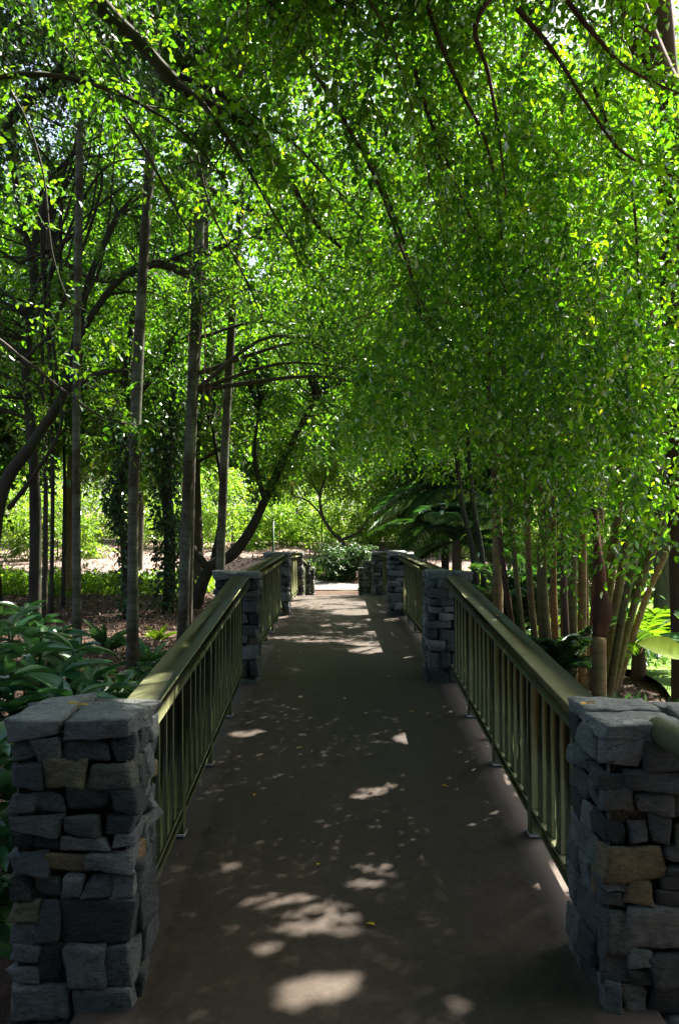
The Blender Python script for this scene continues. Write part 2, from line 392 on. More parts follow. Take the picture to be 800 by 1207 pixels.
def f_ground(nt):
    n1 = tex(nt, .7, 5, .6); n2 = tex(nt, 12, 6, .7); n3 = tex(nt, 45, 4, .7)
    col = ramp(nt, n2, [(.3,(.030,.020,.014)),(.55,(.072,.048,.034)),(.8,(.15,.11,.082))])
    tc = nd(nt, 'ShaderNodeTexCoord'); sx = nd(nt, 'ShaderNodeSeparateXYZ'); nt.links.new(tc.outputs['Object'], sx.inputs[0])
    md = nd(nt, 'ShaderNodeMath', operation='MULTIPLY_ADD'); nt.links.new(n1, md.inputs[0]); md.inputs[1].default_value = 6.; nt.links.new(sx.outputs[1], md.inputs[2])
    dv = nd(nt, 'ShaderNodeMath', operation='DIVIDE'); nt.links.new(md.outputs[0], dv.inputs[0]); dv.inputs[1].default_value = 100.
    # paler mulch on the slope beyond the bridge
    col = mixc(nt, ramp(nt, dv.outputs[0], [(.37,(0,0,0)),(.43,(1,1,1))]), col, ramp(nt, n2, [(.3,(.11,.075,.06)),(.7,(.27,.20,.17))]))
    return col, n3, .8, .03
M['ground'] = pbr('bark_mulch', f_ground, .95, .1)
M['lawn'] = pbr('mown_grass', lambda nt: (ramp(nt, tex(nt, 18, 6, .7), [(.3,(.05,.11,.018)),(.7,(.12,.19,.035))]), tex(nt, 90, 3), .8, .02), .9, .15)
M['pale'] = pbr('pale_path', lambda nt: (ramp(nt, tex(nt, 6, 6, .7), [(.3,(.075,.068,.062)),(.7,(.15,.138,.128))]), tex(nt, 60, 3), .3, .004), .9, .2)
M['pole'] = pbr('green_pole_paint', lambda nt: ((.035,.085,.035), tex(nt, 20), .1, .002), .5, .4)

# ------------------------------------------------------------------ setting: ground, walkway, lawn, path
def sheet(name, xs, ys, zf, m):
    X, Y = np.meshgrid(xs, ys); b = Buf(); Z = zf(X, Y)
    v = np.stack([X, Y, Z], -1).reshape(-1,3); nx, ny = len(xs), len(ys)
    i = np.arange(ny-1)[:,None]*nx+np.arange(nx-1)[None]
    b.quads(v, np.stack([i, i+1, i+nx+1, i+nx], -1).reshape(-1,4))
    o = b.build(name, m, None, True); o['kind'] = 'structure'; return o
xs = np.concatenate([np.linspace(-260,-30,14)[:-1], np.arange(-30,30,.5), np.linspace(30,260,14)])
ys = np.concatenate([np.linspace(-60,-4,10)[:-1], np.arange(-4,64,.5), np.linspace(64,420,30)])
def gnd(X, Y):
    z = ground_z(X, Y)
    return z + .02*np.sin(X*5.1+Y*3.3)*np.sin(Y*4.7-X*2.2)
sheet('ground', xs, ys, gnd, M['ground'])
# lawn on the right, beyond the palm clump
xl = np.linspace(0, 1, 40); yl = np.linspace(0, 1, 40)
def lawn_sheet():
    b = Buf(); U, V = np.meshgrid(xl, yl)
    Y = 9+V*19; left = 3.6+.5*np.sin(Y*.7)+.03*(Y-9)**1.3; X = left+U*(26)
    Z = ground_z(X, Y)+.10
    v = np.stack([X, Y, Z], -1).reshape(-1,3); i = np.arange(39)[:,None]*40+np.arange(39)[None]
    b.quads(v, np.stack([i, i+1, i+41, i+40], -1).reshape(-1,4))
    b.build('lawn', M['lawn'], None, True)['kind'] = 'structure'
lawn_sheet()
# walkway slab: top, sides and underside
def walkway():
    b = Buf(); y = np.concatenate([np.arange(-14, 34, .2), [34]]); z = deck_z(y)
    z = np.convolve(np.pad(z, 2, 'edge'), np.ones(5)/5, 'valid')
    prof = [(-1.02,-.28),(-1.02,-.012),(-1.005,0),(-.6,.004),(.12,.008),(.85,.004),(1.265,0),(1.28,-.012),(1.28,-.28)]
    n = len(prof); v = []
    for Y, Z in zip(y, z):
        for x, h in prof: v.append((x, Y, Z+h))
    i = np.arange(len(y)-1)[:,None]*n; j = np.arange(n)[None]; j2 = (j+1)%n
    q = np.stack([i+j, i+j2, i+n+j2, i+n+j], -1).reshape(-1,4)[:, ::-1]
    b.quads(np.array(v), q)
    e = [list(range(n)), [ (len(y)-1)*n+k for k in range(n)][::-1]]
    b.f.append(np.array(sum(e, []))); b.t.append(np.array([n, n]))
    b.build('walkway', M['deck'])['kind'] = 'structure'
walkway()
def far_path():
    b = Buf(); cl = spline([(.1,34.01,0),(.1,35.2,0),(-.6,37,0),(-3,38.6,0),(-8,39.6,0),(-16,39.3,0),(-30,40,0)], 8)
    tg = nrm(np.gradient(cl, axis=0)); nr = np.stack([-tg[:,1], tg[:,0]], 1)
    v = []
    for p, n_ in zip(cl, nr):
        for s in np.linspace(-1.4, 1.4, 6):
            q = p[:2]+n_*s; v.append((q[0], q[1], gz(q[0], q[1])+.035))
    m = len(cl); i = np.arange(m-1)[:,None]*6+np.arange(5)[None]
    b.quads(np.array(v), np.stack([i, i+6, i+7, i+1], -1).reshape(-1,4))
    b.build('path', M['pale'], None, True)['kind'] = 'structure'
far_path()

# ------------------------------------------------------------------ stone pillars
def cubegrid(n):
    g = np.linspace(-1, 1, n+1); vs = {}; v = []; q = []
    def vid(p):
        k = tuple(np.round(p, 4))
        if k not in vs: vs[k] = len(v); v.append(p)
        return vs[k]
    for ax in range(3):
        a, d = (ax+1)%3, (ax+2)%3
        for s in (-1, 1):
            for i in range(n):
                for j in range(n):
                    o = []
                    for (ii, jj) in ((i,j),(i+1,j),(i+1,j+1),(i,j+1)):
                        p = np.zeros(3); p[ax]=s; p[a]=g[ii]; p[d]=g[jj]; o.append(vid(p))
                    q.append(o if s > 0 else o[::-1])
    return np.array(v), np.array(q)
CG = {n: cubegrid(n) for n in (3, 5, 9)}
def stone(buf, c, h, n, tint, rough=1.):
    p, q = CG[n]; h = np.asarray(h, float)
    co = RS.uniform(-1, 1, (2,2,2,3))*np.minimum(h*.4, .02)*rough          # skewed corners
    w = (p+1)/2; sh = 0
    for i in (0,1):
        for j in (0,1):
            for k in (0,1):
                sh = sh+((w[:,0] if i else 1-w[:,0])*(w[:,1] if j else 1-w[:,1])*(w[:,2] if k else 1-w[:,2]))[:,None]*co[i,j,k]
    r = min(h)*.22; ph = p*h; inn = np.clip(ph, -(h-r), h-r); v = inn+nrm(ph-inn)*r+sh
    for a, f in ((.005,20),(.003,52),(.002,105)):
        if n < 5 and f > 30: continue
        K = RS.normal(0, 1, (3,3)); K = nrm(K)*f; p0 = RS.rand(3)*6.28
        s = np.sin(v@K[0]+p0[0])*np.sin(v@K[1]+p0[1])+.5*np.sin(v@K[2]*1.3+p0[2])
        v = v+nrm(p)*(a*rough*s)[:,None]
    buf.quads(np.asarray(c)+v, q, tint)
def stint():
    r = RS.rand()
    return RS.uniform(.0,.64) if r < .90 else (RS.uniform(.66,.85) if r < .98 else RS.uniform(.86,.97))
def pillar(label, cx, cy, zb, w, d, h, n, accents=()):
    """courses of rough slate round a recessed mortar core, flat slabs on top"""
    t = thing('stone_pillar', label, 'stone pillar', (cx, cy, zb), 'stone pillars along the footbridge')
    core = Buf(); box(core, (cx, cy, zb+h/2-.25), (w/2-.022, d/2-.022, h/2+.19), None, .01); core.build('mortar_core', M['mortar'], t)
    b = Buf(); z = zb-.34; k = 0; top = zb+h-.085; hs = []
    while z < top-.03:
        ch = RS.uniform(.06,.13) if z > zb+.3 else RS.uniform(.11,.18)
        if top-(z+ch) < .06: ch = top-z
        hs.append((z, ch)); z += ch
    for z, ch in hs:
        k += 1; long_front = k % 2
        for (axis, sgn) in ((1,-1),(0,-1),(0,1),(1,1)):
            full = (w if axis == 1 else d); owns = (axis == 1) == bool(long_front)
            th = RS.uniform(.085,.12); span = full if owns else full-.19
            pos = -span/2; parts = []
            while pos < span/2-.02:
                L = RS.uniform(.08,.26) if n > 3 else RS.uniform(.15,.26)
                if span/2-(pos+L) < .09: L = span/2-pos
                parts.append((pos, L)); pos += L
            for pos, L in parts:
                subs = [(z, ch)]
                if ch > .115 and L < .2 and RS.rand() < .3: a_ = ch*RS.uniform(.4,.6); subs = [(z, a_), (z+a_, ch-a_)]
                for z0, c0 in subs:
                    proud = RS.uniform(-.008,.014)
                    off = sgn*((d if axis == 1 else w)/2-th/2+proud)
                    dzz = RS.uniform(-.012,.012); z0 += dzz
                    c = (cx+pos+L/2, cy+off, z0+c0/2) if axis == 1 else (cx+off, cy+pos+L/2, z0+c0/2)
                    hh = (L/2-.003, th/2, c0/2-.002) if axis == 1 else (th/2, L/2-.003, c0/2-.002)
                    ti = stint()
                    for (ax_, az, at) in accents:
                        if axis == 1 and sgn < 0 and abs(c[0]-cx-ax_) < L/2 and abs(c[2]-zb-az) < c0/2: ti = at
                    stone(b, c, hh, n, ti)
    b.build('stonework', M['stone'], t, True)
    cap = Buf(); xs_ = [-w/2-.006, RS.uniform(-.04,.1), w/2+.006]; 
    for a in range(2):
        for ya, yb in ((-d/2-.014, RS.uniform(-.03,.08)), (None, d/2+.012)):
            if ya is None: ya = prev
            prev = yb
            hh = RS.uniform(.030,.043)
            stone(cap, (cx+(xs_[a]+xs_[a+1])/2, cy+(ya+yb)/2, zb+h-.09+hh+RS.uniform(0,.006)), ((xs_[a+1]-xs_[a])/2-.003, (yb-ya)/2-.003, hh), n, RS.uniform(.4,.66), 1.)
    cap.build('capstone', M['stone'], t, True)
    return t
PY = [3.33, 8.25, 14.2, 20.3, 26.0, 31.6]
ordn = ['nearest', 'second', 'third', 'fourth', 'fifth', 'last']
LX, RX = -1.035, 1.30                              # pillar centres
for i, y in enumerate(PY):
    n = (9, 5, 3, 3, 3, 3)[i]
    d = .48
    for side, x in (('left', LX), ('right', RX)):
        if i == 0:
            lb = ('large dark slate pillar with tan stones and two yellow leaves on its cap, left of the walkway' if side == 'left'
                  else 'shadowed slate pillar with a round green rail fixed to its front, right of the walkway')
        else:
            lb = f'{ordn[i]} rough slate pillar along the {side} railing, counted from the viewer'
        acc = ((-.03,.93,.88),(.17,.91,.80),(.10,.74,.78),(-.12,.70,.76)) if (i == 0 and side == 'left') else ((-.12,.5,.90),)
        pillar(lb, x if i == 0 else (-.965 if side == 'left' else 1.125), y+d/2, float(deck_z(y+d/2)), .49 if i == 0 else .43, d, 1.08 if i else 1.14, n, acc if i == 0 else ())

# ------------------------------------------------------------------ railings
def box_mesh(name, h, bev, m):
    b = Buf(); box(b, (0,0,0), h, None, bev)
    o = b.build(name, m); me = o.data; bpy.data.objects.remove(o); return me
ME_POST = box_mesh('post', (.04,.045,.49), .005, M['paint'])
ME_BAL = box_mesh('baluster', (.022,.046,.40), .004, M['paint'])
ME_FOOT = box_mesh('foot_plate', (.05,.055,.007), .003, M['plate'])
def railing(label, x, ya, yb, side):
    za, zb_ = float(deck_z(ya)), float(deck_z(yb)); L = yb-ya
    t = thing('railing', label, 'railing', (x, (ya+yb)/2, (za+zb_)/2), 'olive green railings of the footbridge')
    zl = lambda y: za+(zb_-za)*(y-ya)/L
    e = .004
    b = Buf(); beam(b, (x,ya+e,za+.985), (x,yb-e,zb_+.985), .172, .10, None, .005); b.build('handrail', M['paint'], t)
    b = Buf(); beam(b, (x,ya+e,za+.135), (x,yb-e,zb_+.135), .075, .075); b.build('bottom_rail', M['paint'], t)
    nb = max(1, round(L/1.17)); bay = L/nb; base = wloc(t)
    for k in range(nb):
        y0 = ya+k*bay
        if k:
            o = link('post', ME_POST, None, t); y = y0; dz = float(deck_z(y)); hi = zl(y)+.925
            o.location = (0, y-base[1], (dz+.016+hi)/2-base[2]); o.scale = (1,1,(hi-dz-.016)/.98)
            f = link('foot_plate', ME_FOOT, None, t); f.location = (0, y-base[1], dz+.0095-base[2]+.004)
        m = 5
        for j in range(1, m+1):
            y = y0+bay*j/(m+1)
            o = link('baluster', ME_BAL, None, t); lo, hi = zl(y)+.165, zl(y)+.93
            o.location = (0, y-base[1], (lo+hi)/2-base[2]); o.scale = (1,1,(hi-lo)/.8)
    return t
gapn = ['between the nearest and second', 'between the second and third', 'between the third and fourth', 'between the fourth and fifth', 'between the fifth and last']
for i in range(5):
    for side, x in (('left', -.905), ('right', 1.165)):
        railing(f'olive green slatted railing {gapn[i]} stone pillars on the {side}', x, PY[i]+.45, PY[i+1]+.02, side)
# round rail fixed to the front of the right pillar
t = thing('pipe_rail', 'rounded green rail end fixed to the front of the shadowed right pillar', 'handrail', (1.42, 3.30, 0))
b = Buf(); tube(b, [(1.285,3.37,1.085),(1.30,3.2,1.08),(1.36,2.6,1.06),(1.46,1.4,1.02),(1.52,.2,1.0)], .056, sides=18); b.build('rail', M['shadedpaint'], t, True)
b = Buf(); tube(b, [(1.475,1.2,-.15),(1.475,1.2,.97)], .035, sides=12); b.build('post', M['paint'], t, True)

# ------------------------------------------------------------------ tree builders
def limb_buf(buf, limbs, sides=9, wob=.06):
    for pts, r0, r1 in limbs: tube(buf, spline(pts, 7), r0, r1, sides, wob)
def near_pt(pts, c): return pts[np.argmin(((pts-c)**2).sum(1)*1.0+np.maximum(0, pts[:,2]-c[2])*2)]
def tree(name, label, cat, base, limbs, crowns, lm, bm, leaf=(.08,.04), shape=SH_LOW, group=None, trunk_sides=10, droop=.35, gaps=False, twigs=False, branch=True, seed=None, hang=.35, k=9, dens=1.9):
    """crowns: (centre, radii, clumps, sprigs per clump, sprig length). Trunk with limbs, branches out to every clump, crown of leafy shoots"""
    t = thing(name, label, cat, base, group)
    tb = Buf(); limb_buf(tb, limbs, trunk_sides)
    lp = np.vstack([spline(p, 7) for p, _, _ in limbs])
    cb = Buf(); tw = Buf() if twigs else None
    for cen, rad, nc, ns, sl in crowns:
        cen = np.asarray(cen, float); rad = np.asarray(rad, float)
        ns = int(ns*dens); d = rdir(nc); rr = RS.rand(nc)**.42
        cc = cen+d*rad*rr[:,None]
        if branch:
            for c in cc:
                a = near_pt(lp, c); mid = a*.45+c*.55+RS.normal(0, .12, 3)*np.linalg.norm(c-a)*.5
                mid[2] += .12*np.linalg.norm(c-a)
                if np.linalg.norm(c-a) < .3: continue
                L_ = np.linalg.norm(c-a)
                pp = spline([a, mid, c], 5)
                if not gaps or shade_keep(pp).mean() > .75: tube(tb, pp, .012+.012*L_, .005, 5, 0, cap=False)
        st = np.repeat(cc, ns, 0)+RS.normal(0, 1, (nc*ns,3))*sl*.28
        dd = nrm(np.repeat(nrm(cc-cen)*.55, ns, 0)+rdir(nc*ns)*.9)
        ti = np.repeat(RS.rand(nc), ns)*.7+RS.rand(nc*ns)*.3
        ns_ = len(st); A = sprigs(st, dd, sl*(.6+.8*RS.rand(ns_)), k, leaf[0], leaf[1], droop, tw, .004, tint0=ti, gaps=gaps, hang=hang)
        put_leaves(cb, A, shape)
    if twigs: tb2 = tw.build('twigs', bm, t)
    tb.build('trunk', bm, t, True)
    cb.build('crown', lm, t)
    return t
def frond(buf, base, d, L, droop, nl, ll, lw, rb, tint=.5, vshape=.35):
    """feather frond: arching midrib, leaflets in two rows"""
    d = nrm(np.asarray(d, float)); s = np.linspace(0, 1, 14)
    p = np.asarray(base)+d*(s*L)[:,None]; p[:,2] -= droop*L*s**2
    tube(rb, p, .018*L/2, .004, 5, cap=False)
    t = np.linspace(.1, .99, nl); q = np.stack([np.interp(t, s, p[:,k]) for k in range(3)], 1)
    tg = nrm(np.stack([np.interp(t, s, np.gradient(p, axis=0)[:,k]) for k in range(3)], 1))
    side = nrm(np.cross(tg, [0,0,1.])); up = np.cross(side, tg)
    env = np.sin(np.pi*np.clip(t*.86+.12, 0, 1))**.6
    for sg in (-1, 1):
        ld = tg*.75+side*sg*.85+up*vshape+RS.normal(0, .06, (nl,3)); ld[:,2] -= .28
        put_leaves(buf, [q, ld, up+RS.normal(0,.2,(nl,3)), ll*env*(.9+.2*RS.rand(nl)), np.full(nl, lw), np.clip(tint+RS.normal(0,.12,nl),0,1)], SH_STRAP)
def palm(label, pts, r0, r1, nfr, fl, lm, group=None, bm=None, name='palm_tree', el=(.0,.9), nl=54, bulge=True):
    base = np.array(pts[0]); t = thing(name, label, 'palm tree', base, group)
    b = Buf(); sp = spline(pts, 10); n = len(sp); r = r0+(r1-r0)*np.linspace(0,1,n)
    if bulge: r = r*(1+.3*np.exp(-np.linspace(0,1,n)*28))
    r = r*(1+.008*np.sin(np.arange(n)*2.1)+.03*np.sin(np.arange(n)*.37+RS.rand()*6)); tube(b, sp, r, None, 14, .015); b.build('trunk', bm or M['palmbark'], t, True)
    top = sp[-1]; a0 = RS.rand()*6.28
    sh = Buf(); tube(sh, spline([top-[0,0,.05], top+[0,0,.35], top+[0,0,.8]], 4), r1*1.12, r1*.55, 10); sh.build('crownshaft', M['greenstem'], t, True)
    for k in range(nfr):
        a = a0+k*2.4; e = el[0]+(el[1]-el[0])*((k*.618) % 1)
        fb, rb = Buf(), Buf()
        frond(fb, top+[0,0,.7], (math.cos(a)*math.cos(e), math.sin(a)*math.cos(e), math.sin(e)), fl*(.85+.3*RS.rand()), .55, nl, fl*.24, fl*.011+.006, fb, RS.rand())
        fb.build('frond', lm, t)
    return t

# ------------------------------------------------------------------ weeping fig on the right: trunk by the lawn, limbs arching over the walkway, hanging shoots
def zlow(x, y):                                    # how low the curtain hangs
    return np.interp(x, [-1.5, -.6, .0, .45, 1.0, 1.5, 2.0, 2.4, 2.8, 3.4], [5.6, 4.6, 3.3, 2.55, 2.3, 2.0, 1.62, 1.45, 1.85, 2.1])+.02*(y-6)
def weeping_fig():
    base = P(812, 845, 9.2); base[2] = gz(base[0], base[1])-.1
    t = thing('weeping_fig', 'tall brown trunked fig at right edge with weeping bright green foliage over the walkway', 'tree', base)
    tb = Buf()
    tr = [base, P(807,600,9.2), P(801,400,9.2), P(793,200,9.2), P(775,60,9.1), P(765,-80,9.0), P(755,-260,8.9)]
    tube(tb, spline(tr, 8), .19, .16, 14, .05)
    tube(tb, spline([P(790,120,9.1), P(748,20,8.6), P(722,-80,8.2), P(700,-200,7.8)], 7), .16, .10, 10, .05)
    top = tr[-1]; f2 = P(700,-200,7.8)
    limbs = []
    ends = [(-1.2,6.2,5.9),(.2,4.6,5.6),(1.2,3.4,5.4),(2.6,3.0,5.6),(-.6,8.4,6.6),(.6,10.5,6.8),(-1.6,11.0,7.2),(2.2,12.0,6.8),(1.4,6.8,6.8),(.2,2.2,5.8),(2.9,1.2,5.8),(1.3,0.6,5.9)]
    for e in ends:
        e = np.array(e); s = f2 if e[1] < 8 else top
        mid = s*.5+e*.5+[0,0,.9]; pp = spline([s, mid+RS.normal(0,.15,3), e*.8+mid*.2+[0,0,.25], e], 7)
        tube(tb, pp, .085, .03, 8, .05); limbs.append(pp)
    lp = np.vstack([l[5:] for l in limbs])
    # hanging branches
    br = []; nb = 0
    while nb < 430:
        if nb < 130: a = lp[RS.randint(len(lp))]; sp_, dr = 1.5, RS.uniform(.2,1.6)
        else:
            q = br[RS.randint(len(br))]; a = q[RS.randint(len(q)//3, len(q))]; sp_, dr = 1.0, RS.uniform(.1,1.2)
        dx, dy = RS.normal(0, sp_, 2)
        e = a+[dx, dy-.15, -dr]; lowest = zlow(e[0], e[1]); e[2] = max(e[2], lowest+RS.rand()*.3)
        if e[1] < 4.6 and e[2] < 1.83+.66*e[1]+.4: e[2] = 1.83+.7*e[1]+.4+RS.rand()
        if e[1] < 1.0: e[2] = max(e[2], 4.2)
        if np.linalg.norm(e-a) < .6 or abs(e[0]-1.5) > 3.4 or e[1] > 12.5 or (e[1] > 8.5 and e[0] < .25*(e[1]-8.5)+.3): continue
        h = np.hypot(dx, dy); mid = a*.5+e*.5+[RS.normal(0,.12), RS.normal(0,.12), .16*h+.1]
        br.append(spline([a, mid, e+[dx*.05,dy*.05,-.08*h]], 7)); nb += 1
    # the long dark branches that cross the photo's upper half
    for q in ([(318,0,6.2),(345,45,6.3),(390,115,6.4),(440,205,6.5),(472,290,6.6),(492,345,6.7),(520,400,6.8)],
              [(500,-10,6.0),(515,40,6.0),(545,110,6.1),(570,160,6.2),(585,220,6.3),(592,290,6.4)],
              [(610,10,5.6),(652,60,5.6),(690,120,5.7),(735,180,5.8),(800,210,5.9)],
              [(668,0,5.2),(700,40,5.2),(740,80,5.3),(800,110,5.4)],
              [(590,-20,5.4),(560,30,5.4),(575,85,5.5),(588,160,5.6),(596,230,5.7)],
              [(700,100,6.5),(720,160,6.5),(745,230,6.6),(752,330,6.6),(755,420,6.7)],
              [(420,150,7.5),(455,230,7.6),(480,300,7.7),(500,390,7.8),(515,470,7.9)],
              [(480,50,7.0),(500,120,7.0),(530,200,7.1),(575,300,7.2),(605,360,7.3)]):
        pp = spline([P(*a) for a in q], 7); br.append(pp); tube(tb, pp, .020, .006, 6, .05, cap=False)
    for k in range(70):                            # dense lowest corner beside the right railing
        e = np.array([RS.uniform(1.3,3.3), RS.uniform(5.2,9.5), 0]); e[2] = zlow(e[0],e[1])+RS.rand()*1.2
        a = e+[RS.normal(.3,.4), RS.normal(.2,.5), 1.6+RS.rand()*1.2]
        br.append(spline([a, a*.5+e*.5+[.05,-.1,.2], e], 7))
    st, dd, ll = [], [], []
    for pp in br[:430]: 
        if shade_keep(pp).mean() > .8: tube(tb, pp, .0075, .0025, 5, 0, cap=False)
    for pp in br:
        seg = np.linalg.norm(np.diff(pp, axis=0), axis=1); cum = np.concatenate([[0], np.cumsum(seg)])
        m = int(cum[-1]/.054)
        ss = RS.rand(m)**.8*cum[-1]; pt = np.stack([np.interp(ss, cum, pp[:,k]) for k in range(3)], 1)
        tg = nrm(np.stack([np.interp(ss, cum, np.gradient(pp, axis=0)[:,k]) for k in range(3)], 1))
        d = nrm(rdir(m)*.9+tg*.5+[0,0,-.15]); st.append(pt); dd.append(d); ll.append(.16+.38*RS.rand(m))
    st = np.vstack(st); dd = np.vstack(dd); ll = np.concatenate(ll)
    end = st+dd*ll[:,None]
    ok = (end[:,2] > zlow(end[:,0], end[:,1])-.25) & (np.linalg.norm(st-[0,0,1.83], axis=1) > 3.2)
    st, dd, ll, end = st[ok], dd[ok], ll[ok], end[ok]
    tw = Buf(); vis = (end[:,1] < 5.2) & (end[:,2] < 1.83+.68*end[:,1]+.25) & (st[:,1] > .5); ok = ~vis & ~((st[:,0]/np.maximum(st[:,1],.1) > .368) & (st[:,1] < 9.4) & (RS.rand(len(st)) < .7)); st, dd, ll = st[ok], dd[ok], ll[ok]
    A = sprigs(st, dd, ll, 9, .058, .036, .35, tw, .0026, gaps=True, hang=.3)
    cb = Buf(); put_leaves(cb, A, SH_MID)
    tb.build('trunk', M['redbark'], t, True)
    print('weeping leaves', len(A[0])); return t, cb, tw
WF = weeping_fig()
def finish_weeping():
    """more shoots low in the curtain wherever the sun would still reach the deck outside the flecks"""
    t, cb, tw = WF; cell = .035
    x0, x1, y0, y1 = -4.2, 1.55, 1.0, 17.5
    nx, ny = int((x1-x0)/cell), int((y1-y0)/cell)
    for rnd in range(7):
        g = np.zeros((ny, nx))
        for p, L in SHADE:
            for j in range(3):
                q = p+RS.normal(0, 1, p.shape)*(L*.16)[:,None]
                yy = q[:,1].copy()
                for _ in range(3):
                    tt = (q[:,2]-deck_z(yy))/SUN[2]; yy = q[:,1]-SUN[1]*tt
                xx = q[:,0]-SUN[0]*tt; i = ((xx-x0)/cell).astype(int); k = ((yy-y0)/cell).astype(int)
                ok = (i >= 0) & (i < nx) & (k >= 0) & (k < ny); np.add.at(g, (k[ok], i[ok]), 1)
        cy_, cx_ = np.nonzero(g < np.interp(y0+(np.arange(ny)+.5)*cell, [4.5,7,9,14], [10,8,4.5,2.5])[:,None]*np.interp(x0+(np.arange(nx)+.5)*cell, [-4.2,-2.6,-1.35,-1.2], [0,.35,.75,1])[None])
        X = x0+(cx_+.5)*cell; Y = y0+(cy_+.5)*cell
        keepf = shade_keep(np.stack([X, Y, deck_z(Y)+.001], 1), 2.)
        X, Y = X[keepf], Y[keepf]; print('open cells', len(X), 'of', nx*ny)
        if len(X) == 0: break
        sel = RS.rand(len(X)) < np.where(X < -1.3, .12, .33); X, Y = X[sel], Y[sel]
        h = np.where(Y < 4.6, 6.8+RS.rand(len(X))*1.8, 2.5+RS.rand(len(X))*np.interp(Y, [4.6,7,12], [3.,5.5,6.5]))+np.where(X < -1.3, 2.2, 0); tt = h/SUN[2]
        p = np.stack([X+SUN[0]*tt, Y+SUN[1]*tt, deck_z(Y)+h], 1)
        far = (np.linalg.norm(p-[0,0,1.83], axis=1) > 3.4) & (p[:,2] > zlow(p[:,0], p[:,1])-.1-.5*((p[:,0] < .4) & (p[:,1] < 9))); p = p[far]
        d = nrm(rdir(len(p))*.8+[0,0,-.3]); L = .14+.2*RS.rand(len(p))
        A = sprigs(p-d*(L*.5)[:,None], d, L, 6, .064, .039, .3, tw, .0026, gaps=True, hang=.3); put_leaves(cb, A, SH_MID)
    tw.build('twigs', M['bark'], t); cb.build('crown', M['weeping'], t)

